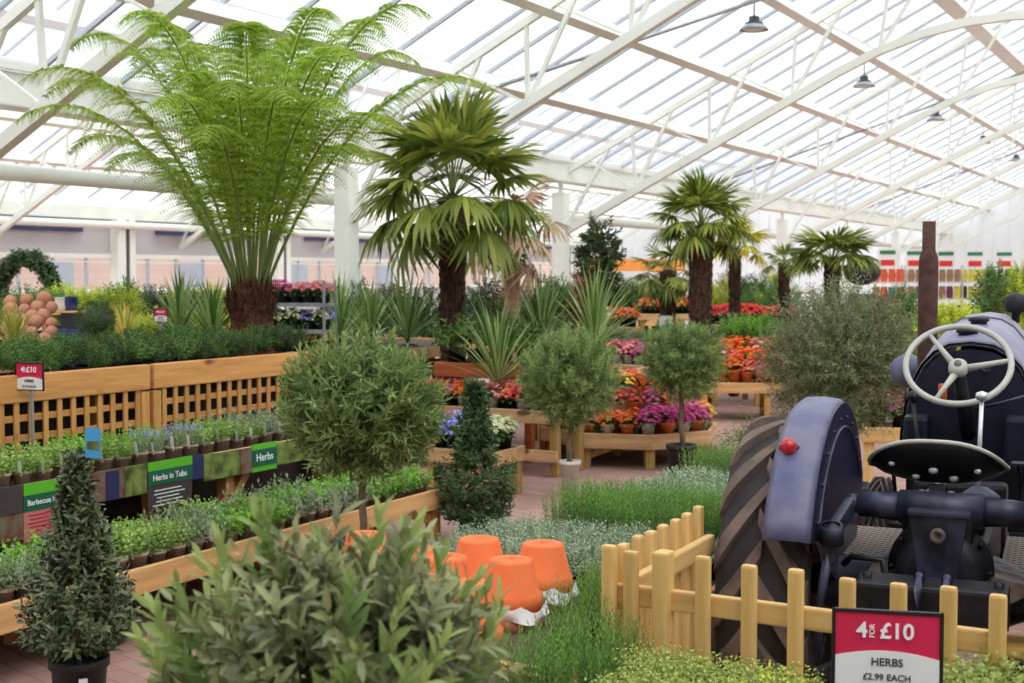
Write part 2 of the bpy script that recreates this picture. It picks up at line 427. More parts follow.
# colours of leaves
LF = dict(
    fern=leafmat('fern_leaf', (104, 146, 30), (196, 218, 92), trans=0.5),
    palm=leafmat('palm_leaf', (78, 104, 34), (168, 174, 80), trans=0.3, rough=0.45),
    palm_y=leafmat('yellow_palm_leaf', (150, 150, 30), (226, 210, 60), trans=0.35),
    cordy=leafmat('sword_leaf', (84, 120, 56), (172, 194, 120), trans=0.3),
    cordy_y=leafmat('yellow_sword_leaf', (150, 160, 60), (226, 208, 120), trans=0.35),
    olive=leafmat('olive_leaf', (84, 106, 66), (164, 178, 136), trans=0.22),
    olive_b=leafmat('dark_olive_leaf', (84, 100, 64), (166, 174, 128), trans=0.2),
    olive_g=leafmat('green_olive_leaf', (84, 116, 58), (174, 196, 124), trans=0.25),
    bush=leafmat('bush_leaf', (62, 78, 46), (160, 164, 110), trans=0.2, rough=0.4, spec=0.5),
    bushy=leafmat('young_bush_leaf', (104, 134, 66), (170, 186, 112), trans=0.35),
    bay=leafmat('bay_leaf', (44, 58, 36), (104, 118, 76), trans=0.1, rough=0.35, spec=0.6),
    bay_g=leafmat('green_bay_leaf', (40, 62, 36), (96, 124, 72), trans=0.15, rough=0.4, spec=0.5),
    rosemary=leafmat('rosemary_leaf', (64, 116, 44), (146, 186, 92), trans=0.3),
    silver=leafmat('silver_thyme_leaf', (112, 140, 104), (188, 200, 168), trans=0.2),
    thyme=leafmat('golden_thyme_leaf', (128, 152, 62), (196, 206, 116), trans=0.25),
    yellow=leafmat('yellow_thyme_leaf', (190, 196, 30), (236, 230, 70), trans=0.3),
    parsley=leafmat('parsley_leaf', (86, 150, 48), (156, 200, 84), trans=0.35),
    mint=leafmat('mint_leaf', (104, 152, 60), (180, 206, 112), trans=0.35),
    sage=leafmat('sage_leaf', (110, 132, 96), (176, 190, 150), trans=0.25),
    shrub=leafmat('shrub_leaf', (58, 92, 42), (120, 156, 80), trans=0.2),
    dark=leafmat('dark_shrub_leaf', (36, 56, 32), (84, 108, 62), trans=0.15),
    lime=leafmat('lime_leaf', (150, 180, 40), (224, 226, 90), trans=0.35),
    redleaf=leafmat('bronze_leaf', (96, 56, 48), (160, 100, 80), trans=0.2),
    kal=leafmat('kalanchoe_leaf', (70, 120, 50), (130, 168, 84), trans=0.2),
)
def petal(name, c1, c2): return leafmat(name, c1, c2, trans=0.3, rough=0.6, spec=0.2)
PT = dict(
    orange=petal('orange_petal', (236, 96, 30), (255, 152, 70)),
    coral=petal('coral_petal', (240, 96, 76), (255, 160, 134)),
    pink=petal('pink_petal', (232, 110, 130), (252, 186, 190)),
    magenta=petal('magenta_petal', (206, 40, 130), (240, 116, 186)),
    yellow=petal('yellow_petal', (240, 180, 50), (252, 220, 110)),
    red=petal('red_petal', (222, 52, 56), (246, 120, 108)),
    lilac=petal('lilac_petal', (130, 128, 220), (206, 200, 250)),
    white=petal('cream_petal', (226, 230, 170), (250, 250, 226)),
)
# ================================================================== camera, sky
cd = bpy.data.cameras.new('camera'); cam = bpy.data.objects.new('camera', cd); COL.objects.link(cam)
cam.location = (0, 0, CAMH); cam.rotation_euler = (PI / 2 - PITCH, 0, 0)
cd.sensor_width = 36; cd.lens = 36 * F / 1024; cd.clip_end = 300; cd.clip_start = 0.05
cd.dof.use_dof = True; cd.dof.focus_distance = 4.6; cd.dof.aperture_fstop = 6.3
sc.camera = cam
wd = bpy.data.worlds.new('overcast_sky'); sc.world = wd; wd.use_nodes = True
nt = wd.node_tree; bg = nt.nodes['Background']
tc = nt.nodes.new('ShaderNodeTexCoord'); sp = nt.nodes.new('ShaderNodeSeparateXYZ')
nt.links.new(tc.outputs['Generated'], sp.inputs[0])
col = ramp(nt, sp.outputs['Z'], [rgb((214, 208, 198)), rgb((236, 240, 246)), rgb((244, 248, 255))], [0.0, 0.52, 1.0])
nt.links.new(col, bg.inputs[0]); bg.inputs[1].default_value = 1.5
sl = bpy.data.lights.new('sun', 'SUN'); so = bpy.data.objects.new('sun', sl); COL.objects.link(so)
sl.energy = 1.1; sl.angle = math.radians(35); sl.color = (1, 0.97, 0.92)
so.rotation_euler = (math.radians(32), math.radians(14), 0); so.location = (0, 0, 12)
vs = sc.view_settings; vs.view_transform = 'Standard'; vs.look = 'None'; vs.gamma = 1; vs.use_curve_mapping = False
vs.exposure = 0.44
sc.cycles.max_bounces = 8; sc.cycles.transparent_max_bounces = 12

# ================================================================== building shell
U0, U1 = -2.0, 51.75
WC, WR, WE = -9.98, -2.98, 4.02          # column line, ridge, near eave
W2R, W2E = -16.98, -23.98                # ridge and far eave of the second span
EH, SL = 3.42, 0.50
RH = EH + SL * 7
# local frame: x = w, y = u
fl = MB(); fl.add([(-30, -8, 0), (14, -8, 0), (14, 60, 0), (-30, 60, 0)], [[0, 1, 2, 3]])
struct('floor', fl, M['floor'], rz=RZ)
ceil = link('ceiling', None); ceil.rotation_euler = (0, 0, RZ); ceil['kind'] = 'structure'
def roofz(w):
    if w >= WR: return RH - SL * (w - WR)
    if w >= WC: return EH + SL * (w - WC)
    if w >= W2R: return EH + SL * (WC - w)
    return RH - SL * (W2R - w)
TR = [19.75 + 6 * k for k in range(-3, 6)]
# glass
for wa, wb in ((WC, WR), (WR, WE), (WC, W2R), (W2R, W2E)):
    g = MB(); za, zb = roofz(wa) + .05, roofz(wb) + .05
    g.add([(wa, U0, za), (wb, U0, zb), (wb, U1, zb), (wa, U1, za)], [[0, 1, 2, 3]])
    struct('roof_glass', g, M['glass_roof'], ceil)
    if (wa, wb) == (WC, W2R): continue
    g = MB()
    for i in range(int(U1 - U0) + 1):
        u = U0 + .75 + i * 1.0
        g.bar((wa, u, za - .01), (wb, u, zb - .01), .038, .05)
    struct('glazing_bars', g, M['steel_grey'], ceil)
def vs_for(wa, sgn): return [wa + sgn * v for v in (.38, 1.53, 2.83, 4.2, 5.6)]
for wa, sgn in ((WC, 1), (WE, -1), (W2E, 1)):
    for k, w in enumerate(vs_for(wa, sgn)):
        if k == 0: continue
        g = MB(); big = (k == 4)
        g.box((w, (U0 + U1) / 2, roofz(w) - .11), (.24 if big else .13, U1 - U0, .26 if big else .16), (0, math.atan(SL) * (-sgn), 0))
        struct('purlin', g, M['steel_white'], ceil)
for w in (WR, W2R):
    struct('ridge_beam', MB().box((w, (U0 + U1) / 2, RH - .08), (.14, U1 - U0, .2)), M['steel_white'], ceil)
def truss(wa, wb, u, name='roof_truss'):
    """one half of a truss from the eave at wa to the ridge at wb"""
    s = 1 if wb > wa else -1
    def top(v): return np.array([wa + s * v, u, EH + SL * v - .13])
    def bot(v):
        if v < 4.6: z = 2.32 + .505 * v
        else:
            t = (v - 4.6) / 2.4; z = 2.32 + .505 * 4.6 + .505 * 2.4 * (t - t * t / 2)
        return np.array([wa + s * v, u, z])
    g = MB()
    g.bar(top(0), top(7), .07, .09)
    vv = [0, 4.6, 5.2, 5.8, 6.4, 7]
    for a, b in zip(vv[:-1], vv[1:]): g.bar(bot(a), bot(b), .11, .12)
    tn = [.38, 1.53, 2.83, 4.2, 5.6, 7.0]; bn = [1.35, 2.6, 3.9, 5.2]
    for i, b in enumerate(bn):
        g.bar(bot(b), top(tn[i + 1] - .25), .045, .05); g.bar(bot(b), top(tn[i + 1] + .45), .05, .05)
        g.bar(bot(b), top(tn[i] + .1), .03, .03)
    g.bar(bot(.05), top(.9), .05, .05); g.bar(bot(6.4), top(7), .05, .05); g.bar(bot(0), top(0), .06, .06)
    struct(name, g, M['steel_white'], ceil)
for u in TR:
    truss(WC, WR, u); truss(WE, WR, u); truss(W2E, W2R, u)
    g = MB(); g.box((WC, u, 1.5), (.22, .22, 3.0)).box((WC, u, .04), (.4, .4, .08))
    struct('trim_%d' % (TR.index(u) + 1), g, M['steel_white'], rz=RZ)
# long roof brace rods (diagonals) near the end bays
for u in (13.75, 25.75, 37.75):
    g = MB(); g.tube([(WC + .4, u, EH + .05), (WR, u + 6, RH - .3)], .03, 6); struct('roof_brace', g, M['galv'], ceil)
# valley gutter, eave beams, pipes
g = MB(); g.box((WC, (U0 + U1) / 2, 3.33), (.30, U1 - U0, .32), bev=.02).box((WC + .17, (U0 + U1) / 2, EH + .13), (.06, U1 - U0, .1))
struct('trim_20', g, M['steel_white'], rz=RZ)
g = MB(); g.tube([(WC - .35, U0, 2.62), (WC - .35, U1, 2.62)], .085, 10)
for u in TR: g.tube([(WC - .35, u, 2.62), (WC - .35, u, 3.1)], .02, 5)
struct('trim_21', g, M['steel_white'], rz=RZ)
g = MB(); g.box((W2E, (U0 + U1) / 2, 3.12), (.3, U1 - U0, .3)).tube([(W2E + .4, U0, 2.82), (W2E + .4, U1, 2.82)], .09, 10)
struct('trim_22', g, M['steel_white'], rz=RZ)
# glazed far wall of the second span
g = MB(); L = U1 - U0; c = (U0 + U1) / 2
g.box((W2E, c, 2.53), (.12, L, .9)); g.box((W2E, c, .6), (.12, L, 1.2))
wl = struct('wall_left', g, M['panel_grey'], rz=RZ)
g = MB(); g.box((W2E + .09, c, 2.09), (.1, L, .1)).box((W2E + .09, c, 1.26), (.14, L, .07)).box((W2E + .07, c, 1.95), (.05, L, .03))
struct('frame_rail', g, M['steel_white'], wl)
bl = 0
for k in range(-3, 5):
    uc = 23.6 + 6 * k
    if uc - 3 < U0: continue
    g = MB()
    for j in range(1, 6):
        g.box((W2E + .06, uc + j, 1.66), (.06, .07, .78))
    n = k + 4
    w = struct('window_%d' % n, g, M['steel_grey'], rz=RZ)
    gp = MB(); gp.box((W2E, uc + 3, 1.66), (.01, 5.7, .8)); struct('pane', gp, M['glass_wall'], w)
    gb = MB(); gb.box((W2E + .16, uc + 3, 2.72), (.06, 3.6, .16)); struct('blind', gb, M['blue_strip'], w)
    g = MB(); g.box((W2E + .2, uc - .12, 1.5), (.26, .26, 3.0)).box((W2E + .2, uc + .28, 1.5), (.18, .18, 3.0)); struct('trim_%d' % (30 + n), g, M['steel_white'], rz=RZ)
    struct('trim_%d' % (40 + n), MB().box((W2E + .22, uc + .1, 1.45), (.1, .12, 2.9)), M['dark_frame'], rz=RZ)
# brick building outside the glass
struct('wall_outside', MB().box((-29, 24, 1.25), (.3, 70, 2.5)), M['brickwall'], rz=RZ)
g = MB()
for i in range(9): g.box((-28.8, 5 + i * 5.3, 1.6), (.1, 1.0, .9))
struct('window_20', g, M['steel_grey'], rz=RZ)
# end wall: white cladding up to both roofs, with standing seams
poly = [(W2E, 0), (WE, 0), (WE, EH), (WR, RH), (WC, EH), (W2R, RH), (W2E, EH)]
we = struct('wall_end', MB().prism(poly, .12, 'xz', c=(0, U1 + .06, 0)), M['wall_white'], rz=RZ)
g = MB()
w = W2E + .3
while w < WE - .2:
    g.box((w, U1 - .02, roofz(w) / 2), (.04, .05, roofz(w) - .1)); w += .5
struct('cladding_seams', g, M['wall_white'], we)
# the walls beside and behind the viewpoint
struct('wall_right', MB().box((WE + .06, (U0 + U1) / 2, EH / 2), (.12, U1 - U0, EH)), M['panel_grey'], rz=RZ)
struct('wall_back', MB().prism(poly, .12, 'xz', c=(0, U0 - .06, 0)), M['panel_grey'], rz=RZ)
# pendant high-bay lamps under the roof
def make_pendant():
    t = thing('pendant_lamp', '', 'ceiling lamp')
    part('rod', MB().tube([(0, 0, .12), (0, 0, .62)], .012, 6), M['galv'], t)
    part('housing', MB().lathe([(.03, .16), (.07, .15), (.075, .08), (.12, .07), (.125, .03), (.10, .03)], 16), M['dark_frame'], t)
    sh = part('lamp_shade', MB().lathe([(.09, .06), (.15, .03), (.20, -.03), (.19, -.03), (.14, .02), (.06, .04)], 20), M['galv'], t)
    part('lens', MB().lathe([(.001, -.04), (.12, -.03), (.165, 0.0), (.16, .012), (.001, .012)], 16), M['sign_white'], sh)
    return t
PP = Proto(make_pendant)
wl_ = -5.9; nm = ['nearest', 'second', 'third', 'fourth', 'fifth']
for k in range(5):
    px, py = [(754, 28), (864, 85), (936, 119), (983, 142), (1016, 160)][k]
    zz = (18.0, 23.3, 28.5, 33.8, 39.0)[k]
    p = at(px, py, zz)
    u_, w_ = toUW(p[0], p[1])
    PP.put(p, RZ, '%s of the row of dark pendant lamps hanging under the glass roof' % nm[k], 'pendant lamps under the roof')
# ================================================================== text helper
def text(body, size, mat, parent, loc, rot=(PI / 2, 0, 0), align='CENTER', name='lettering', bold=0.0):
    c = bpy.data.curves.new(name, 'FONT'); c.body = body; c.size = size; c.align_x = align; c.align_y = 'CENTER'
    c.extrude = 0.0006; c.offset = bold * size; c.materials.append(mat)
    tmp = bpy.data.objects.new('tmp', c); me = bpy.data.meshes.new_from_object(tmp); bpy.data.objects.remove(tmp)
    me.name = name
    o = bpy.data.objects.new(name, me); COL.objects.link(o); o.parent = parent; o.location = loc; o.rotation_euler = rot
    return o
def price_sign(loc, rz, w, h, label, stem=0.3, base=True, full=True, red_only=False, group=None, cat='price sign'):
    """upright card in a black frame; local -Y is the printed face; loc = foot of the stem"""
    t = thing('price_sign', label, cat, loc, rz, group)
    z0 = stem; zc = stem + h / 2; b = w * .035
    f = MB()
    f.box((0, 0, z0 + b / 2), (w, .012, b), bev=.002).box((0, 0, z0 + h - b / 2), (w, .012, b), bev=.002)
    f.box((-w / 2 + b / 2, 0, zc), (b, .012, h), bev=.002).box((w / 2 - b / 2, 0, zc), (b, .012, h), bev=.002).box((0, .003, zc), (w - b, .004, h - b))
    part('frame', f, M['sign_black'], t)
    if stem > .02:
        s_ = MB().box((0, .012, z0 / 2 + .01), (.012, .012, z0))
        if base: s_.box((0, .012, .006), (w * .4, .08, .012))
        part('stem', s_, M['galv'], t)
    iw, ih = w - 2 * b, h - 2 * b; y = -.0035
    part('card', MB().box((0, 0, zc), (iw, .004, ih)), M['sign_red'], t)
    if not red_only:
        n = 14; pts = [(-iw / 2, -ih / 2), (iw / 2, -ih / 2)]
        for i in range(n + 1):
            a = i / n; pts.append((iw / 2 - iw * a, -ih / 2 + ih * (.40 + .17 * math.sin(PI * (.15 + .7 * a)) - .08)))
        part('lower_panel', MB().prism(pts, .002, 'xz', c=(0, y, zc)), M['sign_white'], t)
    yy = y - .0025
    if full:
        zt = zc + ih * (.26 if not red_only else .0); s1 = ih * (.30 if not red_only else .55)
        text('4', s1, M['text_white'], t, (-iw * .245, yy, zt), bold=.02)
        text('FOR', s1 * .34, M['text_white'], t, (-iw * .145, yy, zt), rot=(PI / 2, -PI / 2, 0), bold=.01)
        text('£10', s1, M['text_white'], t, (iw * .09, yy, zt), bold=.02)
        if not red_only:
            text('HERBS', ih * .15, M['text_dark'], t, (0, yy, zc - ih * .17), bold=.015)
            text('£2.99 EACH', ih * .125, M['text_dark'], t, (0, yy, zc - ih * .38), bold=.012)
    return t
# ================================================================== herbs in pots
POT9 = pot_mb(.034, .044, .085, 12, rim=.003, rh=.15).mesh('pot', M['grey_pot'])
POTK = pot_mb(.034, .044, .085, 12, rim=.003, rh=.15).mesh('pot', M['black_pot'])
POTB = pot_mb(.034, .044, .085, 12, rim=.003, rh=.15).mesh('pot', M['brown_pot'])
POTW = pot_mb(.034, .046, .085, 12, rim=.003, rh=.15).mesh('pot', M['white_pot'])
POTT = pot_mb(.036, .05, .09, 12, rim=.005, rh=.25).mesh('pot', M['terracotta'])
def herb_mesh(kind):
    mb = MB(); z = .075
    def ring(m, r):
        a = rng.random(m) * 6.28; q = r * np.sqrt(rng.random(m))
        return np.stack([q * np.cos(a), q * np.sin(a), np.full(m, z)], 1), np.stack([np.cos(a) * q / r, np.sin(a) * q / r, np.ones(m)], 1)
    if kind == 'rosemary':
        B, D = ring(46, .052); D[:, :2] *= .22
        sprigs(mb, B, D, rng.uniform(.10, .17, 46), 13, .024, .0045, 38, curl=.1, stem=.001); lf = 'rosemary'
    elif kind == 'silver':
        B, D = ring(60, .055); D[:, :2] *= .85
        sprigs(mb, B, D, rng.uniform(.045, .09, 60), 10, .017, .010, 62, curl=.1, stem=.001); lf = 'silver'
    elif kind == 'thyme':
        B, D = ring(130, .06); D[:, :2] *= .5
        sprigs(mb, B, D, rng.uniform(.05, .075, 130), 7, .013, .012, 66, curl=.1, stem=.001); lf = 'thyme'
    elif kind == 'yellow':
        B, D = ring(52, .055); D[:, :2] *= .6
        sprigs(mb, B, D, rng.uniform(.08, .14, 52), 9, .015, .010, 66, curl=.1, stem=.001); lf = 'yellow'
    elif kind == 'parsley':
        B, D = ring(34, .045); D[:, :2] *= .7
        sprigs(mb, B, D, rng.uniform(.06, .12, 34), 7, .026, .019, 66, curl=.35, stem=.0012); lf = 'parsley'
    elif kind == 'mint':
        B, D = ring(24, .042); D[:, :2] *= .55
        sprigs(mb, B, D, rng.uniform(.07, .13, 24), 9, .026, .016, 62, curl=.3, stem=.0014); lf = 'mint'
    elif kind == 'sage':
        B, D = ring(20, .042); D[:, :2] *= .6
        sprigs(mb, B, D, rng.uniform(.06, .13, 20), 8, .034, .013, 50, curl=.25, stem=.0014); lf = 'sage'
    elif kind == 'lavender':
        B, D = ring(26, .04); D[:, :2] *= .35
        sprigs(mb, B, D, rng.uniform(.07, .11, 26), 9, .026, .005, 40, curl=.1, stem=.001); lf = 'sage'
        B, D = ring(12, .04); D[:, :2] *= .4
        B = B + nrm(D) * .09
        sprigs(mb, B, D, rng.uniform(.03, .045, 12), 12, .012, .008, 60, mi=2, smi=1, curl=.1, stem=.001)
    return mb.mesh('foliage', [LF[lf], M['stem_green'], PT['lilac']])
HN = dict(rosemary='potted_rosemary', silver='potted_silver_thyme', thyme='potted_golden_thyme', yellow='potted_yellow_thyme', parsley='potted_parsley', mint='potted_mint', sage='potted_sage', lavender='potted_lavender')
def herb_protos(kind, potmesh, labelstick, n=3):
    out = []
    for i in range(n):
        fm = herb_mesh(kind)
        def mk(fm=fm):
            t = thing(HN[kind], '', 'potted herb')
            link('pot', potmesh, t); link('foliage', fm, t)
            if labelstick:
                link('plant_label', STICK, t)
            return t
        out.append(Proto(mk))
    return out
STICK = MB().box((.02, -.042, .105), (.018, .002, .075), rot=(.12, 0, 0)).mesh('plant_label', M['paper'])
HP = {k: herb_protos(k, POTK if k in ('rosemary', 'silver', 'thyme', 'yellow') else POT9, k not in ('rosemary', 'silver', 'thyme', 'yellow')) for k in HN}
def herb(kind, u, w, h, label, group, s=1.0):
    p = HP[kind][rng.integers(len(HP[kind]))]
    return p.put(UW(u, w, h), rng.random() * .8 - .4 + RZ, label, group, s * rng.uniform(.9, 1.12))
# ---------------- the long raised bench right of the aisle, planted round the tractor pen
BH = .50
def bench(name, label, u0, u1, w0, w1, h, lip=.0, parts_front=True, mat='bench_x', matz='bench_z', cat='display bench', lower=None):
    L = u1 - u0; W = w1 - w0
    t = thing(name, label, cat, UW((u0 + u1) / 2, (w0 + w1) / 2, 0), RZ)
    part('deck', MB().box((0, 0, h - .015), (W - .04, L - .04, .03)), M['decking'], t)
    zb = h - .05 + lip; bh = .12
    for sx, nm_ in ((1, 'front_board'), (-1, 'back_board')):
        b = MB(); V, Fa = _bevbox(L, .03, bh, .006)
        part(nm_, b.add(V, Fa), M[mat], t, (sx * (W / 2 - .015), 0, zb), PI / 2)
    for sy in (1, -1):
        part('end_board', MB().box((0, 0, 0), (W - .06, .03, bh), bev=.006), M[mat], t, (0, sy * (L / 2 - .015), zb))
    n = max(2, int(round(L / 1.3)) + 1)
    for i in range(n):
        y = -L / 2 + .06 + (L - .12) * i / (n - 1)
        for sx in (1, -1):
            part('leg', MB().box((0, 0, (h - .03) / 2), (.07, .07, h - .03), bev=.006), M[matz], t, (sx * (W / 2 - .07), y, 0))
            if sx == 1 and 0 < i: part('brace', MB().bar((0, -.05, h * .55), (0, -.26, h - .06), .04, .06, .004), M[matz], t, (sx * (W / 2 - .07), y, 0))
    return t
bench('herb_bench', 'low timber bench of terracotta pots, rosemary and silver thyme left of the picket fence', 3.36, 5.52, -2.86, -1.66, BH)
bench('herb_bench', 'further low timber bench of silver thyme and rosemary beside the olive trees', 5.54, 7.05, -2.62, -1.80, BH)
bench('herb_bench', 'low timber bench of golden thyme in front of the picket fence', 2.3, 3.33, -1.95, .5, BH)
def before_sign(u, w):
    x, y = u * UX + w * UY, u * UY - w * UX
    return y < 3.12 and .225 < x / y < .335
def patch(kind, u0, u1, w0, w1, label, group, step=.112, s=1.0, h=BH, skip=None):
    skip = skip or before_sign
    u = u0; i = 0
    while u < u1:
        w = w0 + (.05 if i % 2 else 0)
        while w < w1:
            uu, ww = u + rng.uniform(-.012, .012), w + rng.uniform(-.012, .012)
            if not (skip and skip(uu, ww)): herb(kind, uu, ww, h, label, group, s)
            w += step
        u += step; i += 1
patch('rosemary', 3.0, 4.18, -2.27, -1.68, 'pot of upright green rosemary in the patch right of the upturned terracotta pots', 'rosemary right of the terracotta pots', skip=lambda u, w: (u * UX + w * UY) / (u * UY - w * UX) < .012 + .058 * ((u * UY - w * UX) - 3.5), s=.9)
patch('rosemary', 2.95, 3.3, -1.62, -1.42, 'pot of upright green rosemary in the patch right of the upturned terracotta pots', 'rosemary right of the terracotta pots')
patch('silver', 4.28, 4.95, -2.66, -1.72, 'pot of low silver thyme in the mat just behind the terracotta pots', 'silver thyme behind the terracotta pots')
patch('rosemary', 5.03, 5.48, -2.56, -1.72, 'pot of tall green rosemary between the two mats of silver thyme', 'rosemary between the silver thymes', s=1.0)
patch('silver', 5.62, 6.5, -2.5, -1.84, 'pot of low silver thyme in the mat by the second olive trunk', 'silver thyme far end of the bench', s=1.05)
patch('rosemary', 6.6, 7.0, -2.55, -1.84, 'pot of green rosemary at the far end of the bench', 'rosemary at the far end of the bench', s=.95)
patch('thyme', 2.62, 3.28, -1.34, -1.08, 'pot of golden green thyme at the foot of the front pickets', 'golden thyme before the pickets', step=.095, s=1.1)
patch('thyme', 2.62, 3.0, -1.08, -.80, 'pot of golden green thyme at the foot of the front pickets', 'golden thyme before the pickets', step=.095, s=1.1)
patch('thyme', 3.02, 3.29, -1.08, -.98, 'pot of golden green thyme at the foot of the front pickets', 'golden thyme before the pickets', step=.095, s=1.1)
patch('yellow', 3.06, 3.25, -.97, -.93, 'pot of bright yellow thyme beside the red price sign', 'yellow thyme beside the sign', step=.1, s=1.1)
patch('thyme', 3.05, 3.28, -.68, -.1, 'pot of golden green thyme right of the red price sign', 'golden thyme right of the sign', step=.10, s=1.5)
# ---------------- picket fence
def picket_mesh(h):
    V, Fa = _bevbox(.041, .030, h, .009)
    return MB().add(V + np.array([0, 0, h / 2]), Fa).mesh('picket', M['fence_z'])
PK = picket_mesh(.875)
def fence(name, label, a, b, spots, rail_h, ry=.036):
    """a, b ground ends; spots = fractions; local X runs a -> b"""
    a = np.array(a); b = np.array(b); d = b - a; L = np.linalg.norm(d[:2]); rz = math.atan2(d[1], d[0])
    t = thing(name, label, 'fence', a, rz)
    for z in rail_h: part('rail', MB().box((0, 0, 0), (L + .03, .032, .06), bev=.007), M['fence_x'], t, (L / 2, ry, z))
    for s in spots:
        o = link('picket', PK, t, (s * L, 0, 0)); o.scale = (1, 1, 1 + rng.uniform(-.01, .012))
    return t
fa = at(609, 555, 3.74); fa[2] = 0; fb = at(1060, 595, 3.14); fb[2] = 0
def fr(px):      # fraction along the front fence seen at column px
    d = ray(px, 400)[:2]; A = np.array([d, -(fb - fa)[:2]]).T
    return float(np.linalg.solve(A, fa[:2])[1])
fence('picket_fence', 'pale pine picket fence across the rear of the blue tractor', fa, fb, [fr(p) for p in (610, 632, 704.5, 751, 798, 850, 901.5, 952, 1002, 1049)], (.74, .30))
tp = thing('fence_post', 'thick square pine post third from the left end of the front picket fence', 'fence post', fa + (fb - fa) * fr(665) + np.array([0, .0, 0]), math.atan2((fb - fa)[1], (fb - fa)[0]))
part('post', MB().box((0, 0, .44), (.046, .062, .88), bev=.008), M['fence_z'], tp)
tp.location.y += .02
sa = fa + np.array([.045, .045, 0]); sb = at(699, 511, 4.38); sb[2] = 0
fence('picket_fence', 'pine picket fence side that runs back beside the tractor tyre', sa, sb, [.0, .17, .33, .49, .66, .82, .99], (.76, .30), -.036)
# ---------------- price sign in front
p = at(887, 650, 3.02)
price_sign((p[0], p[1], BH), -.22, .248, .185, 'large red and white sign reading 4 for £10 herbs on the front fence', stem=max(.02, p[2] - .092 - BH))
# ---------------- terracotta pots, upside down
def make_upturned():
    t = thing('terracotta_pot', '', 'plant pot')
    h = .205
    pr = [(.112, 0), (.112, .052), (.104, .054), (.078, h - .012), (.072, h - .002), (.066, h), (.012, h), (.010, h - .02)]
    return t, pr, h
def upturned(px, py, Y, label, paper=False, nested=False):
    p = at(px, py, Y); x, y = p[0], p[1]
    t = thing('terracotta_pot', label, 'plant pot', (x, y, BH + (.055 if nested else 0)), rng.random() * 6, None)
    h = max(.15, p[2] - BH - (.035 if nested else 0)); h = min(h, .215) if not nested else .165
    pr = [(.104, 0), (.112, .002), (.113, .050), (.104, .054), (.080, h - .010), (.074, h - .002), (.066, h), (.010, h), (.009, h - .015), (.001, h - .015)]
    part('pot_body', MB().lathe([(a * .92, b) for a, b in pr], 32), M['terracotta'], t)
    if nested:
        t2 = thing('terracotta_pot', 'terracotta pot mostly hidden beneath ' + label.split(' ', 1)[1], 'plant pot', (x, y, BH), 0)
        part('rim', MB().lathe([(.102, 0), (.108, .002), (.108, .052), (.09, .054), (.09, .04)], 32), M['terra_dark'], t2)
    if paper:
        m = MB(); n = 48; V = []
        for i in range(n):
            a = i / n * 2 * PI
            r1 = .116 + .008 * math.sin(7 * a); r2 = .118 + .012 * math.sin(5 * a + 1)
            z1 = .044 + .010 * math.sin(3 * a) + .006 * math.sin(9 * a); z2 = .004 + .008 * math.sin(4 * a + 2)
            V += [(r2, a, z2), (r1, a, (z1 + z2) / 2), (r1 - .006, a, z1)]
        V = [(r * math.cos(a), r * math.sin(a), z) for r, a, z in V]
        Fa = [[i * 3 + j, ((i + 1) % n) * 3 + j, ((i + 1) % n) * 3 + j + 1, i * 3 + j + 1] for i in range(n) for j in range(2)]
        q = part('wrapping_sheet', m.add(V, Fa, 0, True), M['paper'])
        q.name = 'paper_wrap'; q.location = (x, y, BH + .028)
        tag(q, 'crumpled white paper under the ' + label.split(' ', 1)[1], 'paper')
    return t
upturned(543, 549, 4.58, 'upturned terracotta pot nearest the picket fence', paper=True, nested=True)
upturned(511, 562, 4.32, 'upturned terracotta pot in the front centre of the group', paper=True, nested=True)
upturned(479, 542, 4.66, 'tallest upturned terracotta pot at the back of the group', nested=True)
upturned(446, 556, 4.40, 'upturned terracotta pot left of the tallest one')
upturned(470, 582, 4.09, 'upturned terracotta pot at the very front behind bush leaves')
upturned(388, 550, 4.56, 'upturned terracotta pot half hidden by bush leaves')
upturned(366, 533, 4.86, 'upturned terracotta pot furthest from the fence behind the bush')
upturned(424, 577, 4.12, 'upturned terracotta pot low behind the bush tips')
upturned(415, 547, 4.72, 'upturned terracotta pot in the middle row under the bench board')
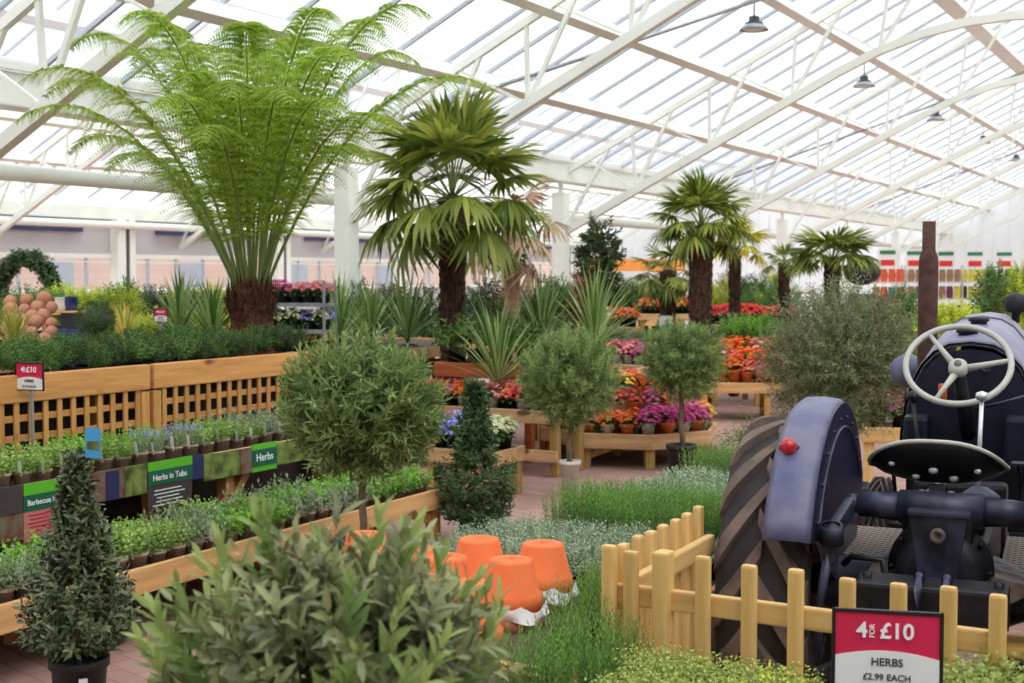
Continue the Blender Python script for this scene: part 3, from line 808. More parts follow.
# ---------------- trees and bushes
def ball_tree(label, cx, cy, ch, rad, leaf, nsp, L, W, nl=12, slen=.16, pot='black_pot', potr=.13, poth=.24, near=False, trunk=.016, name='olive_tree', flat=1.0, lo=.55, young=None, stemc='stem_pale', cat='tree', base=0.0):
    t = thing(name, label, cat, (cx, cy, base))
    ch -= base
    R = np.array(rad)
    mb = MB()
    P, D = pts_ellipsoid(nsp, R * .92, lo, 1.0)
    D2 = D * .8 + rdir(len(P)) * .45; D2[:, 2] += .28
    P = P - nrm(D2) * slen * .5
    mi = 0
    sprigs(mb, P + np.array([0, 0, ch]), D2, rng.uniform(.7, 1.2, len(P)) * slen, nl, L, W, 48, near=near, curl=.2, stem=.0016)
    if young:
        k = int(nsp * .16); P, D = pts_ellipsoid(k, R * .98, .85, 1.02, -.4); D2 = D * .5 + rdir(len(P)) * .3; D2[:, 2] += .8
        sprigs(mb, P + np.array([0, 0, ch]) - nrm(D2) * slen * .4, D2, slen * .9, nl, L * 1.05, W * 1.05, 36, mi=2, near=near, curl=.1, stem=.0016)
    part('crown', mb, [LF[leaf], M[stemc], LF[young] if young else LF[leaf]], t)
    tk = MB(); zb = poth * .85
    wob = [(rng.uniform(-.012, .012), rng.uniform(-.012, .012)) for _ in range(6)]
    zt = ch - R[2] * .55
    tk.tube([(wob[i][0], wob[i][1], zb + (zt - zb) * i / 5) for i in range(6)], np.linspace(trunk, trunk * .8, 6), 8)
    top = np.array([wob[5][0], wob[5][1], zt])
    for i in range(13):
        d = nrm(np.array([rng.normal(), rng.normal(), 1.1 + rng.random()])); e = top + d * R * rng.uniform(.9, 1.35)
        tk.tube([top - np.array([0, 0, .02]), (top + e) / 2 + rng.normal(size=3) * .02, e], [trunk * .5, trunk * .3, trunk * .12], 5)
    part('trunk', tk, M['bark'], t)
    part('pot', MB().lathe(pot_profile(potr * .8, potr, poth, .008, .12), 22), M[pot], t)
    return t
# near bush with long glossy leaves, filling the bottom of the view
p = at(332, 682, 2.0)
fb_ = ball_tree('large near bush with long grey green leaves, standing before everything else', p[0], p[1], p[2] - .02, (.255, .26, .235), 'bush', 360, .058, .017, 15, .14, 'black_pot', .16, .28, True, .02, 'olive_bush', lo=.45, young='bushy', cat='bush')
# standard tree on the aisle
p = at(362, 410, 6.3)
ball_tree('ball headed tree with dense grey green crown behind the near bush', p[0], p[1], p[2], (.37, .37, .34), 'olive_g', 640, .072, .018, 13, .14, 'black_pot', .15, .26, False, .02, lo=.4, young='bushy')
p = at(570, 379, 9.9)
ball_tree('standard olive tree in the aisle with a round crown and a pale tall pot', p[0], p[1], p[2], (.37, .37, .375), 'olive_g', 800, .058, .011, 14, .13, 'white_pot', .075, .26, False, .022, lo=.4, young='olive_g')
p = at(682, 361, 10.85)
ball_tree('smaller standard olive tree beside the round flower table', p[0], p[1], p[2], (.36, .36, .34), 'olive_g', 760, .058, .012, 14, .13, 'black_pot', .12, .26, False, .024, lo=.4)
p = at(840, 360, 8.3)
ball_tree('wide untidy grey olive bush behind the tractor fender', p[0], p[1], p[2], (.54, .5, .52), 'olive_b', 1700, .042, .009, 15, .17, 'black_pot', .2, .34, False, .028, lo=.35)
def cone_bush(label, cx, cy, h0, h1, r, leaf, nsp, L, W, pot, near=False, tagc=False, spire=.0, prof=None, base=0.0, name='bay_cone', slen=.09):
    t = thing(name, label, 'topiary bush', (cx, cy, base)); mb = MB()
    z = rng.random(nsp) ** 1.25
    rr = (prof(z) if prof else (1 - z) ** .75) * r
    a = rng.random(nsp) * 6.28; q = rr * (.45 + .55 * rng.random(nsp) ** .5)
    P = np.stack([q * np.cos(a), q * np.sin(a), h0 + z * (h1 - h0)], 1)
    D = np.stack([np.cos(a), np.sin(a), np.full(nsp, .75) + .8 * z], 1) + rdir(nsp) * .35
    sprigs(mb, P - nrm(D) * .04, D, slen, 9, L, W, 55, near=near, curl=.2, stem=.0015)
    part('foliage', mb, [LF[leaf], M['stem_green']], t)
    part('trunk', MB().tube([(0, 0, pot[1] * .8), (0, 0, h1 * .93)], [.012, .004], 7), M['bark'], t)
    part('pot', MB().lathe(pot_profile(pot[0] * .82, pot[0], pot[1], .008, .12), 26), M['black_pot'], t)
    return t
p = on(475, 540, .02)
cone_bush('dark green bay cone in a black pot on the brick aisle', p[0], p[1], .16, at(475, 386, p[1])[2], .25, 'bay_g', 620, .05, .02, (.11, .2), prof=lambda z: np.where(z < .38, .78 + .5 * z, np.clip(.50 - .62 * (z - .38), .09, 1)))
p = at(79, 657, 4.75)
bc = cone_bush('dark glossy bay cone with a blue tag beside the left herb bench', p[0], p[1], p[2] + .045, at(92, 462, 4.75)[2], .215, 'bay', 620, .045, .018, (.10, p[2]), near=True, prof=lambda z: np.clip(1.0 - z, .06, 1) ** 1.12 * np.clip(.78 + 1.6 * z, 0, 1))
q = at(93, 443, 4.72) - p; ct = MB().box((q[0], q[1], at(93, 443, 4.72)[2]), (.056, .002, .108), rot=(0, .05, -.1))
tg = part('care_tag', ct, M['sign_blue'], bc); tg['label'] = 'sky blue picture tag at the tip'
ct = MB().box((q[0], q[1] - .002, at(93, 443, 4.72)[2] - .008), (.044, .002, .03), rot=(0, .05, -.1)); part('tag_picture', ct, M['photo_green'], tg)
part('tag_sticker', MB().box((.045, -.096, .205), (.03, .012, .022), rot=(0, 0, .4)), M['paper'], bc)
# ================================================================== left side herb staging
bench('herb_bench', 'low timber bench of potted herbs along the left of the aisle', 2.6, 6.95, -4.86, -4.29, .28, lip=.05)
t = thing('herb_shelf', 'raised timber shelf of potted herbs in front of the trellis', 'display shelf', UW(0, 0, 0), RZ)
part('deck', MB().box((-5.08, 4.9, .64), (.46, 4.4, .03)), M['decking'], t)
b = MB(); V, Fa = _bevbox(4.4, .025, .05, .004); part('front_board', b.add(V, Fa), M['pale_x'], t, (-4.85, 4.9, .665), PI / 2)
for y in (2.8, 4.2, 5.62, 7.0):
    part('leg', MB().box((-4.91, y, .31), (.07, .07, .62), bev=.006), M['bench_z'], t)
    part('brace', MB().bar((-4.91, y + .03, .38), (-4.91, y + .2, .6), .05, .05), M['bench_z'], t)
    part('leg', MB().box((-5.28, y, .31), (.07, .07, .62), bev=.006), M['bench_z'], t)
GL = 'along the low left bench'
def rowk(table, u):
    for a, k in table:
        if u < a: return k
    return table[-1][1]
lowt = [[(3.75, 'sage'), (4.1, 'sage'), (4.75, 'mint'), (5.0, 'sage'), (5.5, 'parsley'), (6.2, 'sage'), (9, 'parsley')],
        [(3.75, 'parsley'), (4.3, 'parsley'), (4.9, 'mint'), (5.2, 'sage'), (5.6, 'mint'), (9, 'parsley')],
        [(3.75, 'parsley'), (4.35, 'parsley'), (4.7, 'mint'), (5.0, 'sage'), (5.35, 'mint'), (6, 'sage'), (9, 'parsley')]]
desc = dict(sage='grey green sage', mint='bright green mint', parsley='curly green parsley', lavender='lilac flowered lavender', thyme='golden thyme')
for r_, w in enumerate((-4.40, -4.53, -4.66)):
    u = 3.3
    while u < 6.85:
        k = rowk(lowt[r_], u)
        herb(k, u, w, .28, 'small pot of %s on the low left bench' % desc[k], desc[k] + ' on the low left bench', s=1.15)
        u += .125
# a fourth row stands higher against the shelf legs only where the photo shows dense green
sht = [(4.92, 'mint'), (5.02, 'sage'), (5.5, 'lavender'), (6.0, 'mint'), (9, 'sage')]
sht2 = [(4.6, 'mint'), (5.2, 'parsley'), (5.9, 'mint'), (9, 'sage')]
for r_, w in enumerate((-4.96, -5.09, -5.22)):
    u = 3.9
    while u < 6.9:
        k = rowk(sht if r_ == 0 else sht2, u)
        herb(k, u, w, .655, 'small pot of %s on the raised left shelf' % desc[k], desc[k] + ' on the raised left shelf', s=.95)
        u += .125
# banners hung on the shelf edge
def banner(u0, u1, z0, z1, pieces, label, texts=()):
    t = thing('herb_banner', label, 'banner', UW((u0 + u1) / 2, -4.835, 0), RZ + PI / 2)     # local X runs along U
    L = u1 - u0
    for (a, b, c, d, m, nm_) in pieces:
        part(nm_, MB().box(((a + b) / 2 * L - L / 2, -.004 if nm_ != 'backing' else 0, z0 + (c + d) / 2 * (z1 - z0)), ((b - a) * L, .006, (d - c) * (z1 - z0))), M[m], t)
    for (s, size, m, fx, fz) in texts:
        text(s, size, M[m], t, (fx * L - L / 2, -.0085, z0 + fz * (z1 - z0)), bold=.01)
    return t
banner(4.17, 4.44, .43, .70, [(0, 1, 0, 1, 'sign_pink', 'backing'), (0, 1, .80, 1, 'sign_lime', 'lime_strip'), (0, 1, .53, .80, 'sign_teal', 'title_panel')], 'green and pink board titled Barbecue Herbs on the raised shelf', [('Barbecue Herbs', .036, 'text_white', .5, .665)])
banner(3.85, 4.165, .45, .70, [(0, 1, 0, 1, 'photo_food', 'backing'), (.4, 1, .5, 1, 'sign_slate', 'dark_corner')], 'printed barbecue photo board left of the Barbecue Herbs board')
banner(4.445, 4.94, .55, .70, [(0, 1, 0, 1, 'photo_food', 'backing'), (.45, .62, 0, .95, 'sign_navy', 'navy_strip'), (.7, 1, 0, 1, 'photo_green', 'herb_photo')], 'printed photo banner between the Barbecue Herbs and Herbs in Tubs boards')
banner(4.95, 5.27, .45, .70, [(0, 1, 0, 1, 'sign_slate', 'backing'), (0, 1, .82, 1, 'sign_lime', 'lime_strip'), (0, 1, .52, .82, 'sign_teal', 'title_panel')], 'green and slate board titled Herbs in Tubs on the raised shelf', [('Herbs in Tubs', .043, 'text_white', .48, .665)] + [(s, .019, 'text_white', .45, z) for s, z in ()])
banner(5.275, 5.36, .57, .70, [(0, 1, 0, 1, 'sign_navy', 'backing')], 'navy card right of the Herbs in Tubs board')
banner(5.365, 5.75, .55, .69, [(0, .75, 0, 1, 'photo_green', 'backing'), (.75, 1, 0, 1, 'photo_food', 'food_photo')], 'herb photo banner left of the small Herbs card')
banner(5.755, 5.97, .545, .70, [(0, 1, 0, 1, 'sign_lime', 'backing'), (0, 1, .2, .8, 'sign_teal', 'title_panel')], 'small green card titled Herbs over the bench leg', [('Herbs', .06, 'text_white', .48, .5)])
banner(5.975, 6.4, .56, .69, [(0, 1, 0, 1, 'photo_green', 'backing')], 'herb photo banner right of the small Herbs card')
# menu lines on the two boards (too small to read in the photo)
for (u0, u1, z0, m, n) in ((4.98, 5.22, .475, 'sign_white', 5),):
    tt = [o for o in bpy.data.objects if o.get('label', '').startswith('green and slate board')][0]
    g = MB()
    for i in range(n): g.box((-.02 + .01 * (i % 2), -.006, z0 + i * .019), (.22 - .03 * ((i * 7) % 3), .003, .005))
    part('small_print', g, M[m], tt)
tt = [o for o in bpy.data.objects if o.get('label', '').startswith('green and pink board')][0]
g = MB()
for i in range(7): g.box((0, -.006, .445 + i * .018), (.22 - .02 * (i % 2), .003, .004))
part('small_print', g, M['sign_red'], tt)
# price signs on the left
p = UW(4.6, -5.27, .655)
price_sign(p, -.30, .165, .14, 'red and white price sign on a stem before the left trellis panel', stem=.42)
q = at(230, 501, 7.02)
price_sign((q[0], q[1], 0), -.2, .105, .07, 'small red 4 for £10 sign beneath the herb photo banner', stem=q[2] - .035, red_only=True)
# ---------------- trellis faced raised bed
def trellis(label, u0, u1):
    L = u1 - u0
    t = thing('trellis_panel', label, 'trellis', UW((u0 + u1) / 2, -5.36, 0), RZ + PI / 2)
    part('top_board', MB().box((0, 0, 1.08), (L, .045, .14), bev=.008), M['trellis_x'], t)
    for sx in (-1, 1): part('post', MB().box((sx * (L / 2 - .03), .01, .5), (.06, .05, 1.0), bev=.005), M['trellis'], t)
    g = MB(); x = -L / 2 + .09
    while x < L / 2 - .08: g.box((x, -.006, .81), (.031, .012, .42), bev=.002); x += .092
    part('upright_laths', g, M['trellis'], t)
    part('lower_panel', MB().box((0, .012, .31), (L - .1, .02, .6)), M['sign_black'], t)  # black sheet added to imitate the shade beneath the herb shelf
    g = MB(); z = .63
    while z < 1.0: g.box((0, .008, z), (L - .08, .012, .034), bev=.002); z += .1
    part('cross_laths', g, M['trellis_x'], t)
    return t
trellis('left timber trellis panel with a plain top board behind the herbs', 3.3, 5.50)
trellis('right timber trellis panel ending at the tree fern', 5.53, 7.12)
price_sign(UW(7.0, -5.30, .655), -.3, .12, .1, 'red price card at the end of the trellis top board', stem=.42, full=True, red_only=True)
tb = thing('raised_table', 'raised planting table behind the trellis', 'display table', UW(5.2, -5.7, 0), RZ)
part('deck', MB().box((0, 0, 1.02), (.58, 3.9, .03)), M['decking'], tb)
for sx in (-.25, .25):
    for sy in (-1.9, 0, 1.9): part('leg', MB().box((sx, sy, .5), (.06, .06, 1.0)), M['bench_z'], tb)
part('side_cloth', MB().box((.20, 0, .55), (.01, 3.8, .9)), M['black_pot'], tb)
# ================================================================== tractor
TA = math.radians(-22.5)
tr = thing('tractor', 'old blue farm tractor with grey steering wheel and black pan seat behind the pickets', 'tractor', (1.484, 4.495, 0), TA)
def tyre(R, W, n, lw, name, x, y, z, side, rimR):
    """axis along local X"""
    rot = rotm(0, PI / 2, 0)
    hw = W / 2
    pr = [(rimR, -hw * .62), (rimR + .03, -hw * .82), (rimR + (R - rimR) * .5, -hw * 1.02), (R - .055, -hw * .96), (R - .03, -hw * .7), (R - .022, 0), (R - .03, hw * .7), (R - .055, hw * .96), (rimR + (R - rimR) * .5, hw * 1.02), (rimR + .03, hw * .82), (rimR, hw * .62)]
    ty = part(name, MB().lathe(pr, 56, rot=rot), M['rubber'], tr, (x, y, z))
    # chevron lugs, raised bars running from the middle to the shoulder
    g = MB()
    for i in range(n):
        for s in (-1, 1):
            a0 = 2 * PI * (i + (0 if s < 0 else .5)) / n
            K = 7; V = []
            for k in range(K):
                t = k / (K - 1); xx = s * hw * (-.06 + 1.06 * t); am = a0 - .33 * t * 1.25 * (.62 / R)
                rr_top = R if t < .8 else R - .05 * (t - .8) / .2
                rr_bot = R - .045 - (.05 if t > .9 else 0)
                wd = (lw * (.85 + .35 * t)) / R / 2
                for (r_, da) in ((rr_bot, -wd * 1.25), (rr_top, -wd * .8), (rr_top, wd * .8), (rr_bot, wd * 1.25)):
                    V.append((xx, -r_ * math.cos(am + da), r_ * math.sin(am + da)))
            Fa = []
            for k in range(K - 1):
                for j in range(3): Fa.append([k * 4 + j, k * 4 + j + 1, (k + 1) * 4 + j + 1, (k + 1) * 4 + j])
            Fa += [[0, 1, 2, 3], [(K - 1) * 4 + j for j in (3, 2, 1, 0)]]
            g.add(V, Fa)
    part('lugs', g, M['lug'], ty)
    rim = MB().lathe([(rimR + .012, -hw * .66), (rimR - .012, -hw * .6), (rimR - .03, -hw * .1), (rimR - .03, hw * .1), (rimR - .012, hw * .6), (rimR + .012, hw * .66)], 40, rot=rot)
    rim.lathe([(.001, -side * .02), (.10, -side * .02), (.12, side * .02), (rimR * .8, side * .05), (rimR - .028, 0)], 40, rot=rot)
    part('rim', rim, M['iron_pale'], ty)
    hb = MB().lathe([(.001, side * .07), (.05, side * .07), (.06, side * .02), (.09, side * .0)], 20, rot=rot)
    for k in range(6): hb.lathe([(.001, .05 * side), (.014, .05 * side), (.014, -.02 * side)], 6, rot=rot, c=(0, .085 * math.cos(k * PI / 3), .085 * math.sin(k * PI / 3)))
    part('hub', hb, M['iron'], ty)
    return ty
for s in (-1, 1): tyre(.572, .30, 17, .085, 'rear_tyre', s * .535, 0, .572, s, .355)
for s in (-1, 1): tyre(.30, .12, 16, .03, 'front_tyre', s * .50, 2.35, .30, s, .20)
# fenders
for s in (-1, 1):
    R = .625; a = [math.radians(q) for q in np.linspace(28, 158, 26)]
    def rr(q): return R + .03 * max(0, math.sin(q - 1.7))
    prof = [(-rr(q) * -math.cos(q), rr(q) * math.sin(q)) for q in a]         # (y, z) ; q from the front over the top to the rear
    g = MB()
    xs = [s * v for v in (.360, .380, .43, .485, .510)]; dz = [-.0, .014, .020, .016, -.004]
    V = []
    for (y, z) in prof:
        rn = math.hypot(y, z)
        for k in range(5): V.append((xs[k], y * (1 + dz[k] / rn), .575 + z * (1 + dz[k] / rn)))
    Fa = [[i * 5 + j, i * 5 + j + 1, (i + 1) * 5 + j + 1, (i + 1) * 5 + j] for i in range(len(prof) - 1) for j in range(4)]
    g.add(V, Fa, 0, True)
    fd = part('fender', g, M['blue_paint'], tr)
    m = fd.modifiers.new('thickness', 'SOLIDIFY'); m.thickness = .005
    outline = [(y, .575 + z) for (y, z) in prof] + [(-.50, .80), (-.40, .72), (.0, .56), (.16, .54), (.40, .66)]
    sp_ = part('side_plate', MB().prism(outline, .006, 'yz', c=(s * .360, 0, 0)), M['blue_dark'], fd)
    r_ = MB()
    for q in np.linspace(40, 150, 9):
        q = math.radians(q); r_.sphere((s * .354, -(-(R - .05) * -math.cos(q)) * -1 if False else (R - .05) * math.cos(q), .575 + (R - .05) * math.sin(q)), .007, 5)
    # raised bead along the edge of the plate
    r_.tube([(s * .355, (R - .085) * math.cos(q), .575 + (R - .085) * math.sin(q)) for q in np.linspace(.6, 2.7, 20)], .006, 6)
    part('bolts', r_, M['iron_blue'], fd)
    q = math.radians(129); ly, lz = (R + .02) * math.cos(q), .575 + (R + .02) * math.sin(q)
    lamp = part('tail_lamp', MB().lathe([(.034, 0), (.034, .012), (.030, .014)], 20, rot=rotm(PI / 2 - q + PI, 0, 0) @ rotm(PI, 0, 0), c=(0, 0, 0)), M['iron'], fd, (s * .462, ly - .004, lz + .002))
    part('lens', MB().sphere((0, -.018, .018), .028, 10), M['red_lens'], lamp)
    part('bolt_heads', MB().sphere((s * .445, (R + .02) * math.cos(q + .1), .575 + (R + .02) * math.sin(q + .1)), .007, 6).sphere((s * .475, (R + .02) * math.cos(q + .1), .575 + (R + .02) * math.sin(q + .1)), .007, 6), M['iron'], fd)
# axle, gearbox, engine
g = MB().lathe([(.09, -.42), (.085, -.25), (.12, -.17), (.14, -.12), (.14, .12), (.12, .17), (.085, .25), (.09, .42)], 20, rot=rotm(0, PI / 2, 0), c=(0, 0, .575))
g.tube([(-.45, 0, .575), (.45, 0, .575)], .055, 12); part('rear_axle', g, M['iron_blue'], tr)
g = MB(); g.box((0, .22, .62), (.30, .86, .34), bev=.04).box((0, .62, .66), (.34, .10, .40), bev=.02).box((0, .9, .62), (.30, .5, .34), bev=.04).box((0, -.16, .58), (.26, .16, .30), bev=.04)
for k in range(5): g.tube([(-.15 + .075 * k, -.25, .47), (-.15 + .075 * k, -.21, .47)], .012, 6)
part('gearbox', g, M['iron'], tr)
g = MB(); g.box((0, 1.75, .72), (.30, 1.2, .50), bev=.04).box((-.17, 1.8, .78), (.06, .7, .22), bev=.02).box((.18, 1.7, .66), (.08, .5, .26), bev=.02)
for k in range(4): g.tube([(-.19, 1.5 + .2 * k, .95), (-.19, 1.5 + .2 * k, .84)], .03, 8)
part('engine', g, M['iron_blue'], tr)
part('front_axle', MB().bar((-.5, 2.35, .32), (.5, 2.35, .32), .09, .10, .01).box((0, 2.35, .48), (.2, .22, .3), bev=.03), M['iron'], tr)
# dash panel + bonnet
def arch(hw, z0, z1, n=14, p=2.6):
    pts = []
    for i in range(n + 1):
        t = PI * i / n; c, s_ = math.cos(t), math.sin(t)
        pts.append((hw * math.copysign(abs(c) ** (2 / p), c), z0 + (z1 - z0) * abs(s_) ** (2 / p)))
    return pts
dp = part('dashboard', MB().prism(arch(.27, .80, 1.34), .03, 'xz', c=(0, 1.10, 0)), M['navy'], tr)
g = MB(); g.box((0, 1.09, .74), (.50, .05, .30), bev=.01).box((-.2, 1.0, .97), (.10, .14, .2), bev=.02).box((.2, 1.0, .97), (.12, .12, .22), bev=.02)
part('bulkhead', g, M['navy'], tr)
g = MB()
for (x, z, r) in ((-.04, 1.27, .016), (.06, 1.27, .016)): g.lathe([(.001, -.004), (r, -.004), (r, .008), (r + .006, .008), (r + .006, -.006)], 16, rot=rotm(PI / 2, 0, 0), c=(x, 1.075, z))
part('gauges', g, M['iron_blue'], dp)
sections = [(1.12, .27, .80, 1.355), (1.30, .275, .82, 1.39), (1.75, .265, .86, 1.44), (2.2, .25, .88, 1.455), (2.62, .235, .88, 1.45), (2.72, .21, .86, 1.41)]
def skin(secs):
    V = []; n = 14
    for (y, hw, z0, z1) in secs: V += [(x, y, z) for x, z in arch(hw, z0, z1, n)]
    Fa = [[i * (n + 1) + j, i * (n + 1) + j + 1, (i + 1) * (n + 1) + j + 1, (i + 1) * (n + 1) + j] for i in range(len(secs) - 1) for j in range(n)]
    return V, Fa
g = MB(); g.add(*skin(sections), 0, True); bn = part('bonnet', g, M['blue_bonnet'], tr); m = bn.modifiers.new('t', 'SOLIDIFY'); m.thickness = .006
g = MB(); g.add(*skin([(1.10, .285, .80, 1.372), (1.125, .288, .80, 1.378), (1.15, .276, .80, 1.365)]), 0, True); part('rear_bead', g, M['navy'], bn)
g = MB(); g.add(*skin([(1.86, .270, .86, 1.452), (1.875, .274, .86, 1.458), (1.90, .270, .86, 1.452)]), 0, True); part('hinge_strip', g, M['navy'], bn)
for (x, y, z) in ((-.03, 1.32, 1.385), (.0, 1.62, 1.425)):
    part('filler_cap', MB().lathe([(.035, 0), (.035, .012), (.045, .014), (.045, .03), (.030, .034), (.001, .034)], 18, c=(x, y, z)), M['iron'], bn)
part('grille', MB().prism(arch(.215, .5, 1.40), .05, 'xz', c=(0, 2.74, 0)), M['navy'], tr)
pc = MB().lathe([(.02, 0), (.02, .05), (.05, .06), (.055, .08), (.055, .13), (.03, .15), (.001, .15)], 18, c=(.13, 2.45, 1.405)); pc.tube([(.13, 2.45, 1.505), (.26, 2.45, 1.52), (.4, 2.5, 1.515)], .012, 8)
part('radiator_cap', pc, M['iron'], tr)
# exhaust
g = MB().lathe([(.040, 1.0), (.045, 1.12), (.050, 1.20), (.050, 1.715), (.046, 1.745), (.034, 1.775), (.033, 1.925), (.028, 1.925), (.028, 1.80)], 22, c=(-.30, 2.50, 0))
part('exhaust_pipe', g, M['rust'], tr)
part('exhaust_bracket', MB().tube([(-.30, 2.50, 1.0), (-.30, 2.4, .9), (-.18, 2.25, .88)], .035, 10), M['rust'], tr)
for s in (-1, 1):
    hl = part('headlamp', MB().sphere((0, 0, 0), .088, 14, scale=(1, .95, 1)), M['blue_paint'], tr, (s * .425, 2.70, 1.13))
    part('lens', MB().lathe([(.001, .088), (.06, .086), (.085, .06), (.09, .05), (.09, .03)], 20, rot=rotm(-PI / 2, 0, 0)), M['sign_white'], hl)
    part('lamp_bracket', MB().tube([(0, 0, -.08), (0, 0, -.16), (-s * .1, -.02, -.2), (-s * .2, -.02, -.2)], .014, 6), M['iron'], hl)
# steering wheel
sw = link('steering_wheel', None, tr, (-.03, .80, 1.295)); sw.rotation_euler = (math.radians(47), 0, 0)
k = 48; rimv = [(.198 * math.cos(2 * PI * i / k), .198 * math.sin(2 * PI * i / k), 0) for i in range(k)]
g = MB(); V = []
for i in range(k):
    a_ = 2 * PI * i / k
    for j in range(10):
        b_ = 2 * PI * j / 10; r_ = .198 + .0125 * math.cos(b_); V.append((r_ * math.cos(a_), r_ * math.sin(a_), .0125 * math.sin(b_)))
Fa = [[i * 10 + j, ((i + 1) % k) * 10 + j, ((i + 1) % k) * 10 + (j + 1) % 10, i * 10 + (j + 1) % 10] for i in range(k) for j in range(10)]
part('wheel_rim', g.add(V, Fa, 0, True), M['wheel_grey'], sw)
for a_ in (128, 8, 248):
    a_ = math.radians(a_)
    part('spoke', MB().tube([(.02 * math.cos(a_), .02 * math.sin(a_), -.03), (.09 * math.cos(a_), .09 * math.sin(a_), -.018), (.197 * math.cos(a_), .197 * math.sin(a_), 0)], [.016, .012, .009], 8), M['wheel_grey'], sw)
part('hub', MB().lathe([(.001, .006), (.022, .004), (.036, -.006), (.038, -.035), (.026, -.05), (.001, -.05)], 20), M['wheel_grey'], sw)
part('hub_nut', MB().lathe([(.001, .014), (.013, .013), (.015, .004)], 12), M['iron_pale'], sw)
part('steering_column', MB().tube([(-.03, .83, 1.255), (-.01, 1.0, 1.08), (0, 1.2, .9)], [.026, .032, .036], 14), M['iron'], tr)
part('control_box', MB().box((-.10, .98, 1.17), (.035, .04, .065), bev=.01), M['orange'], tr)
part('throttle_lever', MB().tube([(.02, 1.02, 1.1), (.12, .98, 1.13), (.24, 1.0, 1.17)], .007, 6), M['iron_blue'], tr)
# seat pan
st = link('seat', None, tr, (-.03, -.06, .935)); st.rotation_euler = (math.radians(-3), 0, 0)
def pan(a, b):
    """a across, b fore-aft, both -1..1 -> point"""
    r_ = math.hypot(a, b); x = .222 * a; y = .19 * b
    z = .018 + .045 * abs(a) ** 2.4 + (.135 * (-b) ** 1.9 if b < 0 else .02 * b ** 3) + .03 * max(0, r_ - .8) * 2
    return (x, y, z)
NR, NA = 9, 40; V = [pan(0, 0)]
for i in range(1, NR + 1):
    for j in range(NA):
        t = 2 * PI * j / NA; q = i / NR
        ca, sa_ = math.cos(t), math.sin(t)
        V.append(pan(q * math.copysign(abs(ca) ** .85, ca), q * math.copysign(abs(sa_) ** .85, sa_)))
Fa = [[0, 1 + j, 1 + (j + 1) % NA] for j in range(NA)] + [[1 + (i - 1) * NA + j, 1 + i * NA + j, 1 + i * NA + (j + 1) % NA, 1 + (i - 1) * NA + (j + 1) % NA] for i in range(1, NR) for j in range(NA)]
g = MB().add(V, Fa, 0, True); pn = part('seat_pan', g, M['seat'], st); m = pn.modifiers.new('t', 'SOLIDIFY'); m.thickness = .004
edge = [V[1 + (NR - 1) * NA + j] for j in range(NA)]
g = MB(); E = np.array(edge + edge[:2]); g.tube(E, .0075, 8, cap=False); part('rolled_edge', g, M['wheel_grey'], st)
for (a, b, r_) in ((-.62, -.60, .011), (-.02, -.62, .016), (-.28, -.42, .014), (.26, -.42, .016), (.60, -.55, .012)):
    x, y, z = pan(a, b); part('seat_hole_light', MB().sphere((x, y - .004, z - .007), r_, 8, scale=(1, .4, .75)), M['chrome'], st)  # pale discs imitate light showing through the holes of the pan
g = MB(); g.bar((0, -.02, .01), (0, -.06, -.11), .05, .03, .004).bar((0, -.06, -.11), (0, .12, -.15), .06, .02, .004)
part('seat_spring', g, M['iron_blue'], st)
# hydraulic lift cover, cross shaft, arms, links
g = MB(); g.box((0, -.06, .84), (.26, .34, .10), bev=.03).box((0, -.26, .84), (.20, .12, .12), bev=.02).lathe([(.001, .10), (.10, .10), (.135, .08), (.14, .03), (.165, .03), (.165, .0), (.14, .0), (.14, -.1)], 26, rot=rotm(PI / 2, 0, 0), c=(0, -.24, .70))
for k_ in range(10): g.lathe([(.009, .03), (.009, .045), (.001, .046)], 6, rot=rotm(PI / 2, 0, 0), c=(.152 * math.cos(k_ * PI / 5), -.24, .70 + .152 * math.sin(k_ * PI / 5)))
lh = part('lift_housing', g, M['iron'], tr)
g = MB().prism([(-.085, .885), (.085, .885), (.06, .70), (.045, .685), (-.045, .685), (-.06, .70)], .05, 'xz', c=(0, -.345, 0)).box((0, -.33, .895), (.19, .10, .02), bev=.006)
part('cover_plate', g, M['iron_blue'], lh)
part('round_plug', MB().lathe([(.001, .0), (.008, .0), (.012, .012), (.024, .012), (.024, -.01)], 18, rot=rotm(PI / 2, 0, 0), c=(0, -.385, .83)), M['iron_pale'], lh)
g = MB().prism([(-.17, .60), (.20, .60), (.30, .66), (.12, .70), (-.12, .70), (-.24, .655)], .22, 'xz', c=(0, -.16, 0)); part('dusty_casting', g, M['iron_pale'], tr)
g = MB().tube([(-.30, -.3, .70), (-.27, -.34, .735), (-.17, -.36, .735), (-.15, -.36, .60)], .012, 8); part('pipe', g, M['iron'], tr)
g = MB(); g.tube([(-.26, -.26, .895), (-.12, -.26, .895)], [.04, .05], 16).tube([(.12, -.26, .895), (.26, -.26, .895)], [.05, .04], 16).tube([(-.13, -.26, .895), (.13, -.26, .895)], .056, 16)
g.tube([(-.30, -.26, .895), (-.26, -.26, .895)], .032, 12).tube([(.30, -.26, .895), (.26, -.26, .895)], .032, 12)
part('lift_shaft', g, M['iron_blue'], tr)
